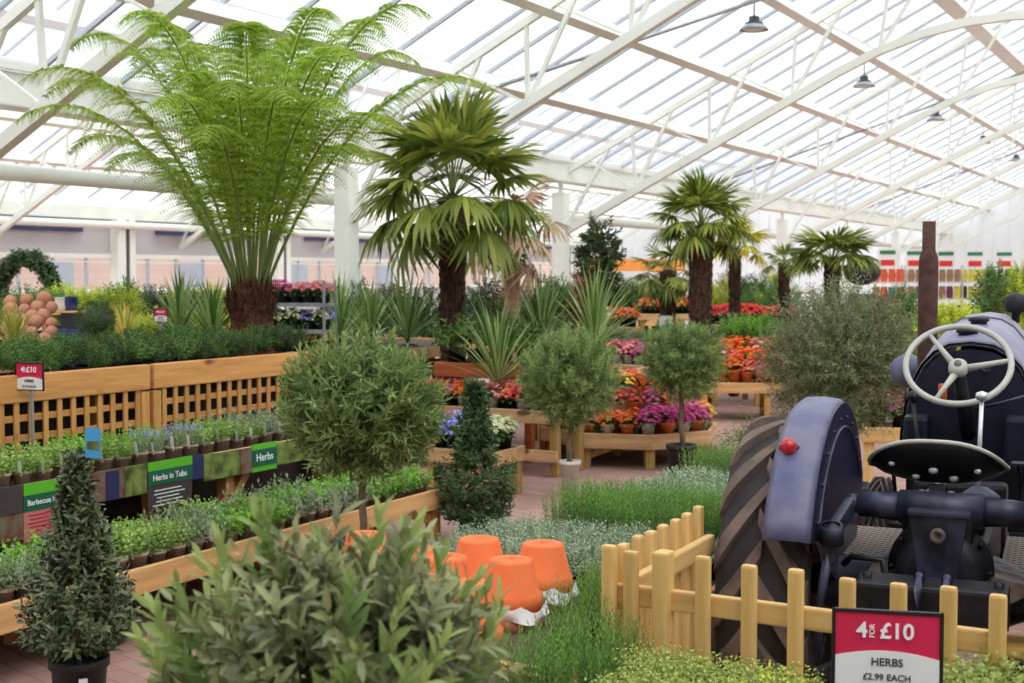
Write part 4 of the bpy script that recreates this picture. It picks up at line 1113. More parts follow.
for s in (-1, 1):
    la = part('lift_arm', MB().bar((s * .285, -.26, .895), (s * .31, -.50, .835), .035, .055, .012).tube([(s * .285, -.50, .83), (s * .335, -.50, .83)], .034, 14), M['iron_blue'], tr)
    part('pivot_ring', MB().lathe([(.030, -.03), (.038, -.03), (.038, .03), (.030, .03)], 18, rot=rotm(.25, 0, 0), c=(s * .31, -.505, .835)), M['iron_blue'], la)
    g = MB().tube([(s * .315, -.50, .80), (s * .34, -.52, .62), (s * .345, -.53, .42)], [.018, .013, .013], 10).box((s * .315, -.50, .79), (.045, .04, .10), bev=.01)
    part('drop_link', g, M['iron_blue'] if s < 0 else M['iron'], tr)
    part('lower_arm', MB().bar((s * .2, -.1, .40), (s * .36, -.72, .40), .03, .06, .008), M['iron'], tr)
    g = MB(); V = [(s * .17, .05, .665), (s * .43, .05, .640), (s * .45, .35, .640), (s * .40, .62, .66), (s * .17, .62, .68)]
    g.prism([(v[0], v[1]) for v in V], .008, 'xy', c=(0, 0, .655)); part('foot_plate', g, M['plate'], tr)
    part('foot_bracket', MB().tube([(s * .15, .2, .6), (s * .3, .2, .6), (s * .38, .2, .63)], .015, 8).tube([(s * .15, .5, .6), (s * .3, .5, .6), (s * .38, .5, .63)], .015, 8), M['iron'], tr)
g = MB(); g.box((0, 0, 0), (.44, .13, .135), bev=.012)
dbx = part('drawbar_box', g, M['iron'], tr, (.0, -.56, .655)); dbx.rotation_euler = (.08, 0, 0)
for x in (-.035, .045): part('clamp_bolt', MB().tube([(x, -.075, -.09), (x, -.078, .06), (x, -.03, .085), (x, .05, .08)], .012, 8).sphere((x, -.02, .085), .018, 6), M['blue_dark'], dbx)
for x in (-.19, .19): part('corner_bolt', MB().lathe([(.014, .06), (.014, .082), (.001, .084)], 6, c=(x, 0, 0)), M['iron'], dbx)
part('drawbar_support', MB().bar((-.12, -.5, .58), (-.1, -.1, .45), .04, .04).bar((.12, -.5, .58), (.1, -.1, .45), .04, .04), M['iron'], tr)
# gear levers, pedals and castings on the transmission top
part('gear_lever', MB().tube([(.07, .42, .80), (.075, .44, 1.0), (.08, .45, 1.19)], [.010, .008, .008], 8).lathe([(.001, 1.222), (.02, 1.215), (.024, 1.2), (.018, 1.188), (.001, 1.185)], 14, c=(.08, .45, 0)), M['chrome'], tr)
part('gear_dome', MB().lathe([(.075, .79), (.07, .84), (.03, .87), (.001, .875)], 18, c=(.08, .42, 0)), M['iron_blue'], tr)
part('range_lever', MB().tube([(-.14, .75, .80), (-.18, .80, 1.0), (-.20, .82, 1.14)], .008, 8).sphere((-.20, .82, 1.16), .024, 8), M['iron'], tr)
g = MB(); g.box((-.06, .2, .83), (.14, .2, .05), bev=.01).bar((-.12, .1, .84), (-.04, .3, .90), .02, .02).bar((-.16, .28, .85), (-.08, .12, .86), .02, .03)
for (x, y) in ((-.11, .13), (-.01, .13), (-.11, .27), (-.01, .27)): g.lathe([(.012, .85), (.012, .87), (.001, .872)], 6, c=(x, y, 0))
part('top_cover', g, M['iron_pale'], tr)
for x in (-.22, -.17, .22): part('pedal_rod', MB().tube([(x, .5, .72), (x, .35, .92), (x - .01, .33, .97)], .008, 6).box((x, .33, .975), (.06, .07, .01)), M['iron'], tr)
part('side_lever', MB().bar((-.26, .05, .985), (-.12, .16, .95), .05, .012, .003), M['iron_blue'], tr)
# ================================================================== tree fern
fx, fy = at(252, 320, 9.45)[:2]
tf = thing('tree_fern', 'tall tree fern with arching lime green fronds and shaggy brown trunk', 'tree fern', (fx, fy, 0))
g = MB(); prof = []
for i in range(26):
    z = i * .062; prof.append((.165 + .03 * math.sin(i * 1.7) * .4 + (.02 if z < 1.0 else -.02 * (z - 1.0)), z))
prof += [(.12, 1.58), (.001, 1.6)]; g.lathe(prof, 26)
n = 1500; a = rng.random(n) * 6.28; z = rng.random(n) * 1.5
P = np.stack([.16 * np.cos(a), .16 * np.sin(a), z], 1); D = np.stack([np.cos(a), np.sin(a), rng.uniform(-.9, .9, n)], 1)
g.leaves(P, D, np.tile([0, 0, 1.0], (n, 1)), rng.uniform(.03, .08, n), .012, 1)
m_ = 260; a = rng.random(m_) * 6.28; q = rng.uniform(.05, .14, m_)
g.leaves(np.stack([q * np.cos(a), q * np.sin(a), 1.5 - q * 1.2], 1), np.stack([np.cos(a) * .45, np.sin(a) * .45, np.ones(m_)], 1), np.stack([np.cos(a), np.sin(a), np.zeros(m_)], 1), rng.uniform(.12, .28, m_), .028, 1, near=True)
part('trunk', g, [M['fern_trunk'], M['fern_trunk']], tf)
FT = [(22, 80, -.8), (18, 120, -.2), (70, 152, .6), (72, 48, .5), (122, 22, -.7), (152, 34, .3), (196, 60, 1.0), (232, 95, -1.0), (262, 62, .8), (330, 18, -.4), (300, 48, .5), (384, 34, .9), (430, 16, -.6), (420, 66, .2), (394, 128, -.8), (368, 160, .5), (492, 90, -.4), (338, 112, -1.1), (160, 108, -1.1), (108, 170, .9), (46, 96, 1.0), (245, 30, -.2), (288, 100, -1.2), (203, 140, -1.3), (184, 82, -.6), (318, 70, .1), (352, 60, -.9), (134, 64, .9)]
for i, (px, py, dy) in enumerate(FT):
    tip = at(px, py, fy + dy) - np.array([fx, fy, 0])
    az = math.atan2(tip[1], tip[0]); P0 = np.array([.07 * math.cos(az), .07 * math.sin(az), 1.45])
    hd = math.hypot(tip[0], tip[1])
    P1 = np.array([tip[0] * .30, tip[1] * .30, P0[2] + (tip[2] - P0[2]) * .75 + .1])
    P2 = np.array([tip[0] * .72, tip[1] * .72, tip[2] + .10 + .26 * min(1, hd)])
    t = np.linspace(0, 1, 70)[:, None]
    C = (1 - t) ** 3 * P0 + 3 * (1 - t) ** 2 * t * P1 + 3 * (1 - t) * t * t * P2 + t ** 3 * tip
    T = nrm(np.gradient(C, axis=0)); side = nrm(np.cross(T, [0, 0, 1.0])); 
    g = MB(); g.tube(C[::3], np.linspace(.013, .0025, len(C[::3])), 6, mi=1)
    Ps, Ds, Ns, Ls, Ts = [], [], [], [], []
    for k in range(13, 70, 2):
        tt = (k - 13) / 56
        pl = .38 * (math.sin(PI * min(1, tt * .85 + .12)) ** .75) * (1 - .25 * tt) * rng.uniform(.9, 1.05)
        if pl < .03: continue
        for s in (-1, 1):
            d0 = nrm(side[k] * s + T[k] * .45 + np.array([0, 0, .05]) + rng.normal(size=3) * .12)
            m = 15; q = (np.arange(m) + .8) / m
            pts = C[k] + d0 * (q * pl)[:, None]; pts[:, 2] -= (q ** 2) * pl * .55
            dd = d0 + np.outer(q, [0, 0, -.8 * .42 * 2])
            dn = nrm(dd); ps = nrm(np.cross(dn, np.cross(dn, T[k]) * s + [0, 0, 1e-3])); up = nrm(np.cross(dn, nrm(T[k])[None, :]))
            sd = nrm(np.cross(up, dn))
            for s2 in (-1, 1):
                Ps.append(pts); Ds.append(sd * s2 + dn * .5); Ns.append(up); Ls.append(.052 * (1.05 - .75 * q) * (pl / .3) ** .5); Ts.append(np.clip(.5 + rng.normal(size=m) * .15 + (.2 if s2 > 0 else -.1), 0, 1))
    P = np.concatenate(Ps); Lc = np.concatenate(Ls)
    g.leaves(P, np.concatenate(Ds), np.concatenate(Ns), Lc, Lc * .42, 0, curl=.1, tint=np.concatenate(Ts))
    part('frond', g, [LF['fern'], M['stem_green']], tf)
# ================================================================== palms
def fan_mesh(leaf, R=.42, pet=.42, n=26, droop=.25, dry=False):
    g = MB(); t = np.linspace(0, 1, 6)
    g.tube([(0, pet * q, .05 * math.sin(q * 2)) for q in t], [.011, .009, .007, .006, .006, .005], 5, mi=1)
    a = np.radians(np.linspace(-118, 118, n)); P = np.tile([0, pet, .045], (n, 1)) + rng.normal(size=(n, 3)) * .004
    D = np.stack([np.sin(a), np.cos(a), np.full(n, -.05) - droop * .3 * np.abs(np.sin(a))], 1) + rng.normal(size=(n, 3)) * .05
    g.leaves(P, D, np.tile([0, 0, 1.0], (n, 1)), R * rng.uniform(.85, 1.05, n) * (1 - .25 * np.abs(a) / 2.1), R * .105, 0, near=True, curl=droop)
    return g.mesh('fan_leaf', [LF[leaf] if leaf in LF else M[leaf], M['stem_green'] if not dry else M['tan_leaf']])
def palm(label, px, py, Y, R, n, trunk_r, leafm, els=(85, -45), extra=None, lean=0, name='fan_palm', trunkmat='fibre', stand=0.0):
    c = at(px, py, Y)
    t = thing(name, label, 'palm tree', (c[0], c[1], stand)); zc = c[2] - stand - R * .1
    g = MB(); pr = []
    k = int(zc / .05)
    for i in range(k + 1): pr.append((trunk_r * (1.05 if i % 2 else .92) * (1 + .25 * (i / k) ** 3), i * zc / k))
    pr.append((.001, zc + .05)); g.lathe(pr, 18)
    m = 700; a = rng.random(m) * 6.28; z = rng.random(m) * zc
    g.leaves(np.stack([trunk_r * .95 * np.cos(a), trunk_r * .95 * np.sin(a), z], 1), np.stack([np.cos(a) * .6, np.sin(a) * .6, np.ones(m)], 1), np.stack([np.cos(a), np.sin(a), np.zeros(m)], 1), .07, .014, 1)
    part('trunk', g, [M[trunkmat], M[trunkmat]], t)
    ms = [fan_mesh(leafm, R * .5, R * .52, 24, d) for d in (.12, .3, .5)]
    for i in range(n):
        q = i / (n - 1); el = math.radians(els[0] + (els[1] - els[0]) * q + rng.normal() * 5); az = i * 2.39996
        y = Vector((math.cos(az) * math.cos(el), math.sin(az) * math.cos(el), math.sin(el)))
        x = Vector((-math.sin(az), math.cos(az), 0)); x = -x; zz = x.cross(y)
        Mx = Matrix((x, y, zz)).transposed().to_4x4()
        o = link('fan_leaf', ms[min(2, int(q * 3))], t); o.matrix_local = Matrix.Translation((0, 0, zc)) @ Mx @ Matrix.Scale(rng.uniform(.9, 1.1), 4)
        if extra and i % extra[1] == 0: o.data = extra[0]
    return t
palm('largest fan palm with a shaggy dark trunk in the middle of the display', 452, 188, 12.55, 1.1, 34, .115, 'palm', (88, -32))
dry = fan_mesh('tan_leaf', .4, .45, 16, .6, True)
palm('fan palm with dry tan leaves hanging round it, just right of the largest palm', 512, 228, 14.6, .55, 20, .08, 'palm', (60, -75), (dry, 2), trunkmat='tan_leaf')
yl = fan_mesh('palm_y', .36, .36, 24, .2)
palm('fan palm with stout brown trunk beside the pale column, right of centre', 701, 222, 16.05, .75, 30, .13, 'palm', (88, -30))
palm('small drooping fan palm behind the stout trunked palm', 668, 268, 18.5, .6, 18, .10, 'palm', (50, -60))
palm('yellow leaved fan palm behind the stout trunked palm', 735, 246, 18.0, .55, 14, .07, 'palm_y', (70, -20))
palm('spreading fan palm rising above the grey olive bush', 832, 256, 16.2, .66, 26, .08, 'palm', (50, -12))
palm('little fan palm peeping out left of the grey olive bush', 784, 262, 17.5, .36, 12, .06, 'palm', (70, -40))
# ================================================================== sword leaved plants
def cordy_mesh(L, n, leaf, droopy=.35):
    g = MB(); az = np.arange(n) * 2.39996; q = (np.arange(n) + .5) / n
    el = np.radians(88 - 62 * q ** 1.3); B = np.stack([.01 * np.cos(az), .01 * np.sin(az), .05 + .06 * (1 - q)], 1)
    D = np.stack([np.cos(az) * np.cos(el), np.sin(az) * np.cos(el), np.sin(el)], 1) + rng.normal(size=(n, 3)) * .04
    N = np.stack([-np.cos(az) * np.sin(el), -np.sin(az) * np.sin(el), np.cos(el)], 1)
    g.leaves(B, D, N, L * rng.uniform(.8, 1.05, n) * (1 - .2 * q), .027, 0, near=True, curl=droopy * .45)
    g.tube([(0, 0, 0), (0, 0, .12)], .02, 8, mi=1)
    return g.mesh('sword_leaves', [LF[leaf], M['fibre']])
def pot_part(t, r, h, m='black_pot'):
    part('pot', MB().lathe(pot_profile(r * .82, r, h, .006, .15), 20), M[m], t)
def cordyline(label, px, py_base, Y, L, n, leaf='cordy', group=None, r=.10, h=.18, base=None, potm='black_pot'):
    c = at(px, py_base, Y); b = c[2] - h if base is None else base
    t = thing('cordyline', label, 'sword leaved plant', (c[0], c[1], b), rng.random() * 6, group)
    pot_part(t, r, h, potm); o = link('sword_leaves', cordy_mesh(L, n, leaf), t, (0, 0, h * .85)); return t
# staging behind the flower table, built along V
def vtable(name, label, P, L, W, h, mat='pale_x', matz='pale_z', board=.11, legs=3, low=None, cat='display table', rz=RZ):
    """P = front left corner seen from the aisle; local X = V, local Y = U (away)"""
    t = thing(name, label, cat, (P[0], P[1], 0), rz)
    part('deck', MB().box((L / 2, W / 2, h - .02), (L - .02, W - .02, .03)), M['decking'], t)
    for y, nm_ in ((.015, 'front_board'), (W - .015, 'back_board')): part(nm_, MB().box((0, 0, 0), (L, .03, board), bev=.008), M[mat], t, (L / 2, y, h - board / 2 + .02))
    for x in (.015, L - .015): part('end_board', MB().box((0, 0, 0), (.03, W - .06, board), bev=.005), M[mat], t, (x, W / 2, h - board / 2 + .02))
    for i in range(legs):
        for y in (.06, W - .06): part('leg', MB().box((0, 0, (h - .04) / 2), (.07, .07, h - .04), bev=.006), M[matz], t, (.05 + (L - .1) * i / (legs - 1), y, 0))
    if low: part('low_rail', MB().box((0, 0, 0), (L, .035, .10), bev=.01), M[mat], t, (L / 2, .0, low))
    return t
P1 = at(391, 406, 11.5); P1[2] = 0; V_ = np.array([UY, -UX, 0]); U_ = np.array([UX, UY, 0])
vtable('flower_bench', 'long two rail timber bench of coral flowers left of the round table', P1, 1.62, .55, .52, legs=2, low=.17)
P2 = P1 + U_ * .62 + V_ * .05; vtable('plant_riser', 'reddish timber riser carrying leafy plants in black pots', P2, 1.0, .4, .84, 'red_x', 'red_x', .13, 2)
P3 = P1 + U_ * 1.35 - V_ * .9; vtable('plant_staging', 'tall staging of sword leaved plants behind the coral flowers', P3, 2.45, .8, .76, legs=3)
for i, px in enumerate((340, 371, 408, 541, 594)):
    d = ray(px, 330)[:2]; A = np.array([d, -V_[:2]]).T; s_ = np.linalg.solve(A, (P3 + U_ * .4)[:2])
    Y = d[1] * s_[0]
    cordyline('%s of the five tall green sword leaved plants on the back staging' % ['leftmost', 'second from left', 'middle', 'second from right', 'rightmost'][i], px, 340, Y, (.74, .66, .76, .72, .80)[i], 60, group='sword leaved plants on the staging', base=.76)
cordyline('green sword leaved plant in a black pot standing in the coral flowers', 498, 361, 11.25, .76, 64, r=.085, h=.17, base=.52)
# leafy plants in black pots
def leafy(name, label, x, y, b, rad, hgt, leaf, nsp, L, W, r=.09, h=.13, group=None, potm='black_pot', rz=0, cat='potted plant', up=.5):
    t = thing(name, label, cat, (x, y, b), rz, group); g = MB()
    P, D = pts_ellipsoid(nsp, (rad * .8, rad * .8, hgt * .5), .3, 1.0, -.5); P[:, 2] += h + hgt * .45; D = D + [0, 0, up]
    sprigs(g, P - nrm(D) * L * .8, D, L * 2.2, 8, L, W, 58, curl=.35, stem=.002)
    part('foliage', g, [LF[leaf], M['stem_green']], t); pot_part(t, r, h, potm); return t
for i, (s, u) in enumerate(((.12, .2), (.36, .16), (.60, .2), (.86, .17))):
    q = P2 + V_ * s + U_ * u; leafy('potted_hosta', 'leafy green plant in a black pot on the red riser', q[0], q[1], .838, .19, .22, 'shrub', 26, .08, .045, .095, .14, 'leafy plants on the red riser')
# ================================================================== flowering pots
def flower_mesh(col, R=.082, H=.11):
    g = MB(); n = 26; a = np.arange(n) * 2.4; q = (np.arange(n) + 1) / n
    P = np.stack([.012 * np.cos(a), .012 * np.sin(a), .07 + .05 * (1 - q)], 1); D = np.stack([np.cos(a), np.sin(a), .9 - q], 1)
    g.leaves(P, D, np.tile([0, 0, 1.0], (n, 1)), .062, .04, 1, near=True, curl=.3)
    n = 64; d = rdir(n * 2); d = d[d[:, 2] > .12][:n]; d[:, 2] = d[:, 2] ** .8
    C = np.array([0, 0, .075]) + d * np.array([R, R, H]) * rng.uniform(.85, 1.05, (len(d), 1))
    nn = nrm(d + [0, 0, .6]); X = nrm(np.cross(nn, rdir(len(d)))); Y = np.cross(nn, X)
    for k in range(4):
        c_, s_ = math.cos(k * PI / 2), math.sin(k * PI / 2)
        g.leaves(C, X * c_ + Y * s_ + nn * .15, nn, .019, .016, 0, curl=.0)
    g2 = g
    B = np.tile([0, 0, .08], (14, 1)); dd = d[:14] * np.array([R, R, H])
    sprigs(g, B, dd, np.linalg.norm(dd, axis=1), 2, .02, .01, 50, mi=1, smi=1)
    return g
FP = {}
def flowerpot(col, pos, label, group, potm=None, s=1.0):
    key = (col, potm)
    if key not in FP:
        fm = flower_mesh(col).mesh('flower_head', [PT[col], LF['kal']])
        pm = {'t': POTT, 'w': POTW, 'k': POTK}[potm or 't']
        def mk():
            t = thing('flowering_pot', '', 'potted flower'); link('flower_head', fm, t); link('pot', pm, t); return t
        FP[key] = Proto(mk)
    return FP[key].put(pos, rng.random() * 6, label, group, s * rng.uniform(.92, 1.12))
C3 = ['coral', 'coral', 'red', 'pink', 'orange']
for r_ in range(3):
    for i in range(11):
        c = C3[rng.integers(5)]
        flowerpot(c, P1 + V_ * (.1 + .143 * i) + U_ * (.10 + .15 * r_) + [0, 0, .525], 'small pot of %s flowers on the long two rail bench' % c, c + ' flowers on the two rail bench', 'wk'[i % 2], 1.1)
# round flower table : octagonal timber ring with raised middle
tcx, tcy = 1.06, 11.95
t = thing('round_table', 'low eight sided timber table crowded with bright flowers', 'flower table', (tcx, tcy, 0), .15)
R8 = .80
part('deck', MB().prism([(R8 * math.cos(k * PI / 4), R8 * math.sin(k * PI / 4)) for k in range(8)], .03, 'xy', c=(0, 0, .25)), M['decking'], t)
for k in range(8):
    a, b = [np.array([R8 * math.cos(q), R8 * math.sin(q), .235]) for q in (k * PI / 4, (k + 1) * PI / 4)]
    L = np.linalg.norm(b - a); mid = (a + b) / 2
    part('side_board', MB().box((0, 0, 0), (L + .02, .035, .13), bev=.01), M['pale_x'], t, mid, math.atan2(b[1] - a[1], b[0] - a[0]))
    part('leg', MB().box((0, 0, .12), (.08, .08, .24), bev=.006), M['pale_z'], t, (a[0] * .9, a[1] * .9, 0))
    if k % 2: part('brace', MB().bar(a * .88 - [0, 0, .12], mid * .9 - [0, 0, .02], .04, .05), M['pale_z'], t)
part('middle_step', MB().lathe([(.001, .28), (.46, .28), (.46, .42), (.26, .42), (.26, .55), (.001, .55)][::-1], 8), M['pale_x'], t)
nr = 0
for (rad, h, n) in ((.67, .268, 24), (.53, .268, 18), (.36, .425, 13), (.17, .555, 6), (.0, .555, 1)):
    for i in range(n):
        a = 2 * PI * i / n + rad; x, y = tcx + rad * math.cos(a), tcy + rad * math.sin(a)
        f = (x - tcx) / .7
        c = random.choice(['orange', 'coral', 'coral', 'pink'] if f < -.25 else ['yellow', 'orange', 'coral', 'red', 'orange'] if f < .3 else ['magenta', 'magenta', 'pink', 'coral', 'yellow'])
        if f > .1 and y < tcy - .2 and random.random() < .45: c = 'magenta'
        flowerpot(c, (x, y, h), 'small pot of %s flowers on the eight sided table' % c, c + ' flowers on the eight sided table', 'wt'[i % 2], 1.3)
# right hand table of orange flowers
P4 = at(700, 393, 14.9); P4[2] = 0
vtable('flower_bench', 'yellow timber table of orange flowers behind the olive bush', P4, 1.5, .9, .42, 'bench_x', 'bench_z', .12, 3, rz=-.12)
for k in range(3):
    for i in range(10):
        c = ['orange', 'orange', 'coral', 'orange', 'pink', 'red'][rng.integers(6)]
        e = np.array([math.cos(-.12), math.sin(-.12), 0]); e2 = np.array([-e[1], e[0], 0])
        flowerpot(c, P4 + e * (.08 + .148 * i) + e2 * (.12 + .2 * k) + [0, 0, .43 + (0, .10, .20)[k]], 'small pot of %s flowers on the yellow timber table' % c, c + ' flowers on the yellow timber table', 't', 1.5)
    if k: part('step', MB().box((0, 0, 0), (1.46, .18, .10 * k - .005), bev=.005), M['bench_x'], [o for o in bpy.data.objects if o.get('label') == 'yellow timber table of orange flowers behind the olive bush'][0], (.75, .12 + .2 * k, .43 + .05 * k))
# small table with lilac and cream flowers behind the bay cone
P5 = at(424, 452, 9.9); P5[2] = 0
vtable('flower_bench', 'small low timber table of lilac and cream flowers beside the bay cone', P5, .62, .45, .34, legs=2)
for i in range(8):
    c = 'lilac' if i % 4 < 2 else 'white'
    flowerpot(c, P5 + V_ * (.09 + .145 * (i % 4)) + U_ * (.1 + .2 * (i // 4)) + [0, 0, .345], 'pot of %s flowers on the small low table by the bay cone' % ('lilac' if c == 'lilac' else 'cream'), ('lilac' if c == 'lilac' else 'cream') + ' flowers by the bay cone', 'k', 1.35)
# flowers in between, centre back
P6 = at(596, 362, 14.2); P6[2] = 0
vtable('flower_bench', 'narrow table of magenta and orange flowers between the two olive trees', P6, .8, .4, .68, legs=2)
for i in range(12):
    c = ['orange', 'magenta', 'magenta', 'white'][rng.integers(4)] if i % 6 > 2 else ['orange', 'pink', 'coral'][rng.integers(3)]
    flowerpot(c, P6 + V_ * (.08 + .125 * (i % 6)) + U_ * (.1 + .18 * (i // 6)) + [0, 0, .69], 'pot of %s flowers on the narrow table between olive trees' % ('cream' if c == 'white' else c), ('cream' if c == 'white' else c) + ' flowers between the olive trees', 'w', 1.3)
P7 = at(500, 368, 13.2) + U_ * .6; P7[2] = 0
for i in range(10):
    c = ['orange', 'pink', 'white', 'coral'][i % 4]
    x = at(503 + 6 * i, 350, 12.75 - .05 * i)
flower_rows = [('rear flower stand', 705, 800, 19.0, .92, ['red', 'coral', 'red'], 14), ('far flower stand', 585, 640, 19.5, .86, ['coral', 'white', 'orange'], 8), ('distant flower stand', 640, 700, 23.0, .95, ['red', 'orange', 'yellow'], 8)]
for nm_, xa, xb, Y, h, cs, n in flower_rows:
    A = at(xa, 330, Y); B = at(xb, 330, Y); L = B[0] - A[0]
    vtable('flower_bench', '%s of %s flowers deep in the hall at eye level' % (nm_, cs[0]), (A[0], A[1]), L, .6, h, legs=3, rz=0)
    for i in range(n * 2):
        c = cs[rng.integers(len(cs))]
        flowerpot(c, (A[0] + .1 + (L - .2) * (i % n) / (n - 1), Y + .14 + .25 * (i // n), h + .01), 'pot of %s flowers on the %s' % ('cream' if c == 'white' else c, nm_), ('cream' if c == 'white' else c) + ' flowers on the ' + nm_, 'k', 1.45)
# ================================================================== shrubs across the hall
SH = {}
def shrub(kind, x, y, base, label, group, s=1.0, form='ball'):
    key = (kind, form, int(rng.integers(2)))
    if key not in SH:
        g = MB()
        if form == 'ball': P, D = pts_ellipsoid(150, (.26, .26, .25), .35, 1.0, -.8); P[:, 2] += .46; D[:, 2] += .5; L, W = .05, .024
        elif form == 'tall': P, D = pts_ellipsoid(200, (.22, .22, .48), .3, 1.0, -.9); P[:, 2] += .68; D[:, 2] += .7; L, W = .055, .028
        else: P, D = pts_ellipsoid(110, (.26, .26, .13), .3, 1.0, -.5); P[:, 2] += .26; D[:, 2] += .8; L, W = .045, .02
        sprigs(g, P - nrm(D) * .06, D, .13, 8, L, W, 52, curl=.25, stem=.0018)
        g.tube([(0, 0, .12), (0, 0, P[:, 2].mean())], [.014, .008], 6, mi=1)
        fm = g.mesh('foliage', [LF[kind], M['bark']])
        pm = MB().lathe(pot_profile(.09, .115, .18, .006, .15), 16).mesh('pot', M['black_pot'])
        def mk():
            t = thing('potted_shrub', '', 'potted shrub'); link('foliage', fm, t); link('pot', pm, t); return t
        SH[key] = Proto(mk)
    return SH[key].put((x, y, base), rng.random() * 6, label, group, s)
cn = dict(shrub='mid green', dark='dark green', lime='lime yellow', redleaf='bronze', olive='grey green', parsley='fresh green', cordy_y='straw coloured', palm='olive green')
def shrubs(xa, xb, Y, base, kinds, n, form, where, s=1.0, dy=.5, table=None):
    A = at(xa, 330, Y); B = at(xb, 330, Y)
    if table:
        w = max(.6, B[0] - A[0] + .4)
        vtable('plant_table', '%s table of shrubs %s' % (table, where), (A[0] - .2, Y - .3), w, dy + .6, base - .005, legs=3, rz=0)
    for i in range(n):
        k = kinds[rng.integers(len(kinds))]
        x = A[0] + (B[0] - A[0]) * (i + .5) / n; y = Y + (dy if i % 2 else 0) + rng.uniform(-.04, .04)
        shrub(k, x, y, base, '%s shrub in a black pot %s' % (cn[k], where), cn[k] + ' shrubs ' + where, s * rng.uniform(.85, 1.15), form)
shrubs(590, 672, 16.6, .55, ['shrub', 'olive', 'parsley'], 9, 'low', 'on the green table behind the narrow flower table', 1.0, .4, 'low')
shrubs(724, 785, 16.9, .62, ['shrub', 'parsley', 'olive'], 7, 'low', 'below the red flowers right of the stout palm', 1.1, .4, 'low')
shrubs(598, 680, 25, .5, ['redleaf', 'redleaf', 'dark', 'shrub'], 9, 'tall', 'beneath the orange canopy', 1.0, .9, 'low')
shrubs(706, 790, 24, .5, ['dark', 'redleaf', 'shrub', 'lime'], 10, 'tall', 'under the white board', 1.0, .9, 'dark')
shrubs(745, 800, 20.5, .5, ['lime', 'olive', 'shrub'], 5, 'tall', 'beside the grey olive bush', .8, .5, 'low')
shrubs(860, 920, 14, .45, ['lime', 'shrub', 'redleaf', 'olive'], 6, 'tall', 'between olive bush and exhaust pipe', .85, .7, 'low')
shrubs(930, 985, 13.2, .35, ['lime', 'parsley'], 6, 'tall', 'right behind the rusty exhaust pipe', .8, .5, 'low')
shrubs(985, 1040, 17, .5, ['shrub', 'lime'], 4, 'tall', 'beyond the tractor bonnet', 1.0, .5, 'low')
shrubs(480, 600, 17.5, .5, ['dark', 'shrub', 'redleaf'], 10, 'tall', 'behind the sword leaved plants', .9, .8, 'low')
shrubs(330, 480, 16, .55, ['shrub', 'dark', 'lime', 'shrub'], 10, 'tall', 'in the shade of the largest palm', .8, .8, 'low')
shrubs(270, 340, 14, .75, ['shrub', 'dark'], 4, 'low', 'below the flower trolley', 1.0, .4, 'low')
# big leaved dark evergreen
c = at(599, 266, 20.9)
ball_tree('tall dark big leaved evergreen beside the white column', c[0], c[1], c[2], (.40, .42, .85), 'dark', 270, .11, .05, 9, .16, 'black_pot', .25, .4, False, .04, lo=.3, name='magnolia')
# little green sprouting plant just behind the tyre
c = on(742, 452, .5); leafy('potted_shrub', 'bushy yellow green plant behind the top of the tractor tyre', at(742, 420, 9.0)[0], 9.0, 0, .17, .62, 'olive_g', 60, .045, .010, .09, .14, up=1.2)
# trough of pink and blue flowers seen under the steering wheel
P8 = at(862, 437, 9.3); P8[2] = 0
vtable('flower_bench', 'pale low trough table of pink and violet flowers between fender and seat', P8, 1.0, .45, .56, 'fence_x', 'fence_z', legs=2, rz=-.25)
for i in range(12):
    c = ['pink', 'magenta', 'pink', 'white', 'lilac', 'pink'][i % 6]
    e = np.array([math.cos(-.25), math.sin(-.25), 0]); e2 = np.array([-e[1], e[0], 0])
    flowerpot(c, P8 + e * (.1 + .16 * (i % 6)) + e2 * (.12 + .2 * (i // 6)) + [0, 0, .565], 'pot of %s flowers on the pale trough by the fender' % dict(pink='pink', magenta='magenta', white='cream', lilac='violet')[c], 'flowers of the pale trough in ' + c, 'k', 1.5)
# ================================================================== left part of the hall, behind the trellis
i = 0
HB = []
for k in range(3):
    g = MB(); P, D = pts_ellipsoid(70, (.085, .085, .075), .2, 1.0, -.3); P[:, 2] += .14; D[:, 2] += .7
    sprigs(g, P - nrm(D) * .02, D, .07, 9, .028, .008, 50, curl=.2, stem=.001)
    fm = g.mesh('foliage', [LF['dark' if k == 0 else 'shrub'], M['stem_green']])
    def mk(fm=fm):
        t = thing('potted_hebe', '', 'potted shrub'); link('foliage', fm, t); link('pot', POTK, t); return t
    HB.append(Proto(mk))
u = 3.9
while u < 7.05:
    for w in (-5.50, -5.64, -5.78, -5.92):
        if u > 6.75 and w < -5.7: continue
        if math.hypot(*(UW(u, w)[:2] - at(95, 325, 8.05)[:2])) < .16: continue
        HB[rng.integers(3)].put(UW(u + rng.uniform(-.02, .02), w, 1.037), rng.random() * 6, 'small dark leafy shrub in the long row above the trellis boards', 'small shrubs above the trellis', rng.uniform(.9, 1.2))
    u += .135
p = at(95, 321, 8.05)
t = thing('conifer_ball', 'round clipped dark conifer ball above the left trellis panel', 'topiary', (p[0], p[1], 1.037))
g = MB(); P, D = pts_ellipsoid(620, (.108, .108, .108), .85, 1.0); P[:, 2] += p[2] - 1.037; sprigs(g, P, D, .022, 7, .012, .005, 50, stem=.0008)
g.sphere((0, 0, p[2] - 1.037), .085, 12, mi=0); part('foliage', g, [LF['dark'], M['stem_green']], t); part('stem', MB().tube([(0, 0, .08), (0, 0, p[2] - 1.1)], .01, 6), M['bark'], t); pot_part(t, .06, .10)
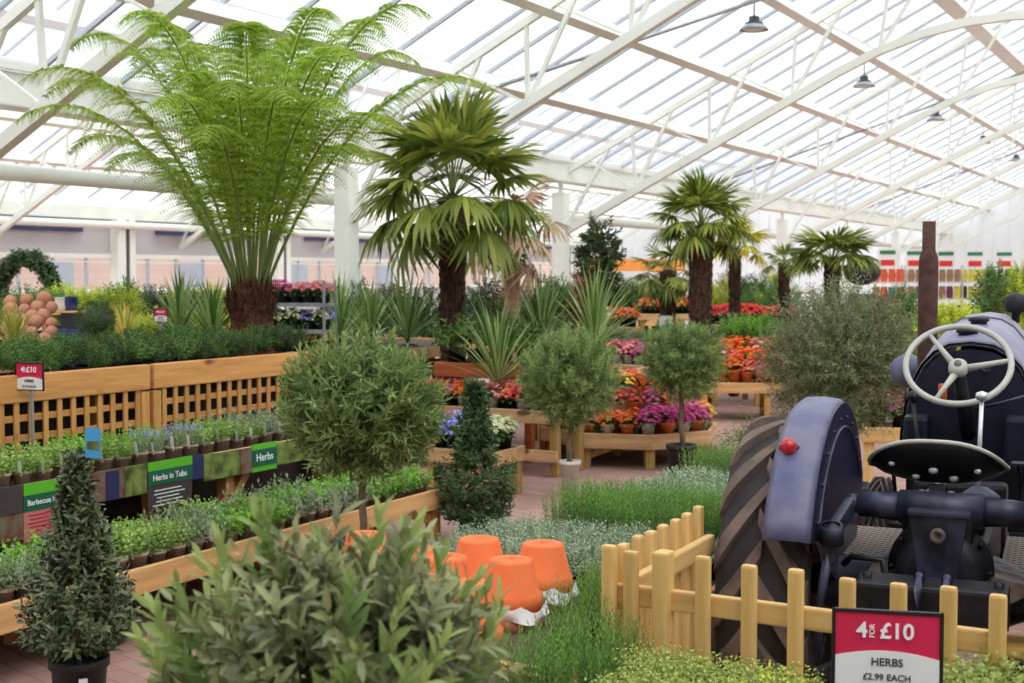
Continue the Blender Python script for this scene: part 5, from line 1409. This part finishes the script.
# tables behind the trellis
def utable(label, u0, u1, w0, w1, h): return vtable('plant_table', label, UW(u0, w0), w1 - w0, u1 - u0, h, 'bench_x', 'bench_z', .10, 3)
utable('timber table of yellow shrubs behind the left trellis panel', 7.1, 12.4, -8.95, -6.85, .93)
for (xa, xb, Y, base, kinds, n, form, s, wh) in ((118, 218, 11.3, .93, ['lime', 'lime', 'parsley'], 11, 'low', .95, 'on the yellow shrub table'), (60, 130, 13.2, .93, ['lime', 'shrub', 'parsley'], 7, 'ball', .8, 'behind the dark crate'), (60, 215, 15.5, .85, ['lime', 'parsley', 'dark', 'shrub'], 14, 'ball', .85, 'under the left windows'), (0, 60, 14.2, .9, ['shrub', 'parsley'], 6, 'ball', .8, 'inside the ivy arch')):
    shrubs(xa, xb, Y, base, kinds, n, form, wh, s, .35, None if Y < 12 else 'timber')
cordyline('tall sword leaved plant nearest the red card sign on the left', 180, 328, 10.6, .55, 56, base=.93, r=.12)
cordyline('sword leaved plant with straw coloured lower leaves beside the tree fern', 212, 332, 10.4, .50, 56, leaf='cordy', base=.93, r=.12)
cordyline('straw coloured sword leaved plant right of the conifer ball', 125, 338, 9.9, .34, 44, leaf='cordy_y', base=.93, h=.12)
cordyline('straw coloured sword leaved plant before the terracotta heap', 14, 345, 8.6, .28, 40, leaf='cordy_y', base=1.037, r=.06, h=.10)
# heap of terracotta pots on a stand
hs = at(26, 345, 9.55)
t = thing('pot_stand', 'timber stand that carries the heap of terracotta pots', 'stand', (hs[0], hs[1] + .12, 0), RZ * .4)
part('deck', MB().box((0, 0, .98), (.62, .5, .04)), M['bench_x'], t)
for sx in (-.27, .27):
    for sy in (-.2, .2): part('leg', MB().box((sx, sy, .48), (.05, .05, .96)), M['bench_z'], t)
TP = []
def mkp():
    t = thing('round_pot', '', 'plant pot')
    part('pot_body', MB().lathe([(.001, 0), (.03, .004), (.052, .02), (.064, .05), (.066, .075), (.060, .10), (.064, .108), (.058, .112), (.052, .10)], 18, rot=rotm(-PI / 2 + .5, 0, 0)), M['terra_dark'], t); return t
TPP = Proto(mkp)
for (px, py) in [(8, 303), (26, 301), (41, 300), (8, 311), (22, 311), (36, 309), (50, 308), (7, 320), (18, 322), (30, 317), (42, 316), (50, 324), (32, 323), (7, 330), (18, 332), (30, 333), (48, 333), (8, 341), (26, 342), (42, 342)]:
    q = at(px, py + 3, 9.75 - (py - 300) * .009); TPP.put(q, rng.uniform(-.3, .3), 'bellied terracotta pot in the heap at the left edge', 'heap of terracotta pots', rng.uniform(.62, .85))
q = at(70, 329, 9.3)
t = thing('planter_crate', 'black square planter with a pale wooden rim beside the terracotta heap', 'planter', (q[0], q[1] + .1, q[2] - .0), -.2)
part('body', MB().box((0, 0, .055), (.14, .14, .11), bev=.004), M['bag_black'], t); part('rim', MB().box((0, 0, .116), (.16, .16, .012), bev=.003), M['bench_x'], t)
t = thing('planter_crate', 'tall dark blue square planter under the black one', 'planter', (q[0], q[1] + .1, .93), -.2)
part('body', MB().box((0, 0, (q[2] - .93) / 2), (.15, .15, q[2] - .93 - .004), bev=.006), M['blue_glaze'], t)
t = thing('plant_table', 'low dark stand beneath the blue planters', 'stand', (q[0], q[1] + .1, 0), -.2)
part('deck', MB().box((0, 0, .91), (.5, .4, .03)), M['decking'], t)
for sx in (-.2, .2):
    for sy in (-.15, .15): part('leg', MB().box((sx, sy, .45), (.05, .05, .89)), M['bench_z'], t)
for (px, py, l) in ((56, 340, 'deep blue glazed pot beside the dark square planter'), (83, 341, 'blue glazed pot in front of the conifer ball')):
    z = at(px, py, 9.3); t = thing('glazed_pot', l, 'plant pot', (z[0], z[1] + .05, .925)); part('pot_body', MB().lathe([(.001, 0), (.04, 0), (.055, .06), (.05, .12), (.058, .13), (.05, .13), (.045, .06)], 18), M['blue_glaze'], t); t.scale = (1, 1, 1.4)
for (px, py, c, l) in ((62, 306, 'paper', 'small white pot among plants above the black planter'), (71, 305, 'blue_glaze', 'small blue pot among plants above the black planter')):
    z = at(px, py, 12.4); t = thing('glazed_pot', l, 'plant pot', (z[0], z[1], z[2] - .05)); part('pot_body', MB().lathe([(.001, 0), (.05, 0), (.065, .06), (.06, .12), (.068, .13), (.06, .13), (.05, .06)], 16), M[c], t)
z = at(67, 318, 12.4); t = thing('plant_table', 'narrow shelf that holds the small white and blue pots', 'shelf', (z[0], z[1], 0)); hz_ = at(67, 306, 12.4)[2] - .05
part('deck', MB().box((0, 0, hz_ - .015), (.5, .3, .025)), M['bench_x'], t)
for sx in (-.2, .2): part('leg', MB().box((sx, 0, (hz_ - .03) / 2), (.05, .05, hz_ - .03)), M['bench_z'], t)
# ivy arch
c = at(26, 292, 16.5)
t = thing('ivy_arch', 'dark ivy covered garden arch at the left edge before the windows', 'garden arch', (c[0], c[1], 0), -.35)
pth = [(-.42, 0, 0), (-.42, 0, c[2] - .05)] + [(-.42 * math.cos(q), 0, c[2] - .05 + .46 * math.sin(q)) for q in np.linspace(.15, PI - .15, 12)] + [(.42, 0, c[2] - .05), (.42, 0, 0)]
part('frame', MB().tube(pth, .015, 6), M['dark_frame'], t)
PP_ = np.array(pth); seg = rng.integers(1, len(PP_) - 2, 900); f_ = rng.random((900, 1)); P = PP_[seg] * (1 - f_) + PP_[seg + 1] * f_
ex = rng.random((260, 1)); P = np.concatenate([P, np.array([[-.42, 0, 0]]) * 1 + ex * np.array([[0, 0, c[2]]]), np.array([[.42, 0, 0]]) + ex * np.array([[0, 0, c[2]]])])
g = MB(); D = rdir(len(P)); g_ = P + D * rng.uniform(.0, .09, (len(P), 1)); sprigs(g, g_, D + [0, 0, .2], .07, 5, .055, .045, 60, curl=.3)
part('ivy', g, [LF['dark'], M['stem_green']], t)
# price cards on the left tables
z = at(128, 341, 9.95); price_sign((z[0], z[1], .93), -.25, .115, .085, 'small crimson price card between conifer ball and sword leaved plants', stem=max(.05, z[2] - .93), red_only=True)
z = at(161, 322, 9.8); price_sign((z[0], z[1], .93), -.25, .115, .10, 'red and white price card on a stem left of the tall sword leaved plant', stem=max(.1, z[2] - .93))
z = at(666, 325, 16.6); t = thing('info_card', 'white card with green edge on the table between the olive trees', 'sign', (z[0], z[1], .56), -.2)
part('card', MB().box((0, 0, z[2] - .56 + .05), (.19, .008, .15)), M['text_green'], t); part('face', MB().box((0, -.006, z[2] - .56 + .05), (.165, .004, .125)), M['sign_white'], t); part('stem', MB().box((0, .01, (z[2] - .56) / 2), (.012, .012, z[2] - .56)), M['galv'], t)
# flower trolley
c = at(298, 300, 11.6)
t = thing('flower_trolley', 'metal plant trolley with three shelves right of the tree fern', 'trolley', (c[0], c[1], 0), RZ * .3)
SHZ = (.55, .98, 1.17, 1.40)
for z in SHZ: part('shelf', MB().box((0, 0, z - .012), (.56, .36, .02)).box((0, -.18, z - .01), (.58, .012, .035)), M['galv'], t)
for sx in (-.285, .285):
    for sy in (-.17, .17): part('post', MB().box((sx, sy, .85), (.02, .02, 1.5)), M['galv'], t); part('caster', MB().lathe([(.04, -.012), (.04, .012), (.001, .012)], 12, rot=rotm(0, PI / 2, 0), c=(sx, sy, .04)), M['dark_frame'], t)
cr, sr = math.cos(RZ * .3), math.sin(RZ * .3)
for z, c_, lb in ((1.17, ['white', 'lilac'], 'white and violet'), (.98, ['yellow', 'yellow'], 'yellow'), (1.40, ['pink', 'magenta', 'pink'], 'pink')):
    for i in range(10):
        x, y = -.22 + .11 * (i % 5), -.08 + .16 * (i // 5)
        cc = c_[rng.integers(len(c_))]
        flowerpot(cc, (c[0] + x * cr - y * sr, c[1] + x * sr + y * cr, z), '%s flower pot on the metal trolley' % dict(white='cream', lilac='violet', yellow='yellow', pink='pink', magenta='magenta')[cc], cc + ' pots on the trolley', 'k', 1.0)
# ================================================================== far end: stall, shelving, bags
z = at(640, 285, 40)
t = thing('market_stall', 'orange canopied market stall in the far corner of the hall', 'stall', (z[0], z[1], 0))
part('canopy', MB().prism([(-1.7, 1.75), (-1.55, 2.1), (1.25, 2.1), (1.7, 1.75)], 1.6, 'xz'), M['orange_awning'], t)
part('counter', MB().box((0, 0, .5), (3.0, 1.2, 1.0)), M['bench_x'], t)
for sx in (-1.5, 1.5): part('post', MB().box((sx, -.7, .9), (.1, .1, 1.8)), M['bench_z'], t)
for i in range(7): tag(part('storage_crate', MB().box((0, 0, .15), (.34, .3, .3), bev=.01).box((0, -.16, .15), (.26, .02, .2)), M['bag_orange' if i % 2 else 'bag_brown'], None, (z[0] - 1.2 + .4 * i, z[1] - .2, 1.0)), 'crate on the counter of the orange stall', 'crate', 'crates on the orange stall')
def shelf_unit(px, Y, w, label, hcol, bags, hgt=2.15):
    z = at(px, 300, Y); t = thing('shelf_unit', label, 'shelf', (z[0], z[1], 0), RZ)
    for zz in (.25, .85, 1.4): part('shelf', MB().box((0, 0, zz), (w, .5, .04)), M['shelf_white'], t)
    for sx in (-w / 2, w / 2): part('upright', MB().box((sx, .2, hgt / 2 - .1), (.05, .06, hgt - .2)), M['shelf_white'], t)
    hb = part('header_board', MB().box((0, -.1, hgt), (w * .62, .04, .62)), M['sign_white'], t)
    part('green_line', MB().box((0, -.125, hgt + .18), (w * .5, .01, .12)), M['text_green'], hb); part('red_line', MB().box((0, -.125, hgt - .14), (w * .44, .01, .18)), M['text_red'], hb)
    n = 4
    for lv, zz in enumerate((.27, .87, 1.42)):
        for i in range(n):
            m = bags[(i + lv) % len(bags)] if lv < 2 else bags[lv % len(bags)]
            x = -w / 2 + w * (i + .5) / n; pos = np.array([z[0], z[1], 0]) + V_ * x - U_ * .05
            g = MB().prism([(-.09, 0), (.09, 0), (.10, .2), (.085, .40), (-.085, .40), (-.10, .2)], .14, 'xz')
            o = part('product_bag', g, M['bag_' + m], None, (pos[0], pos[1], zz), RZ)
            tag(o, '%s bag standing on the %s' % (m, label.split(' with')[0]), 'bag', '%s bags on the %s' % (m, label.split(' with')[0]))
HU = [(888, 41, ['teal', 'brown', 'orange'], 'first far shelf unit with teal and brown goods'), (915, 42.5, ['purple', 'black', 'brown'], 'far shelf unit just right of the exhaust with plum goods'), (946, 43.5, ['purple', 'yellow', 'brown'], 'second far shelf unit with yellow bags'), (975, 44, ['yellow', 'black', 'yellow'], 'third far shelf unit with black and yellow bags'), (1004, 44.5, ['orange', 'orange', 'black'], 'fourth far shelf unit with orange bags'), (1034, 45, ['brown', 'yellow', 'teal'], 'far shelf unit cut by the right frame edge')]
for px, Y, b, l in HU: shelf_unit(px, Y, .95, l, 0, b)
z = at(775, 272, 27); t = thing('display_board', 'large pale board on posts behind the stout palm', 'display board', (z[0], z[1], 0), -.1)
part('panel', MB().box((0, 0, z[2]), (.62, .03, .42)), M['sign_white'], t)
for sx in (-.28, .28): part('post', MB().box((sx, .03, z[2] / 2 + .1), (.04, .04, z[2] + .2)), M['shelf_white'], t)
part('bench_shelf', MB().box((.0, .0, z[2] - .42), (1.6, .3, .05)), M['bench_x'], t)
for (px, c_, l) in ((862, 'black', 'round black barbecue hood on a tall stand behind the olive bush'),):
    z = at(px, 272, 24); t = thing('barbecue', l, 'barbecue', (z[0], z[1], 0))
    part('hood', MB().sphere((0, 0, z[2]), .34, 12, scale=(1, .8, .7)), M['bag_black'], t); part('cart', MB().box((0, 0, .95), (.8, .5, .25), bev=.02), M['bag_black'], t)
    for sx in (-.35, .35): part('leg', MB().box((sx, 0, .45), (.06, .4, .9)), M['iron'], t)
    part('pedestal', MB().box((0, 0, 1.15), (.4, .3, .3)), M['iron'], t)
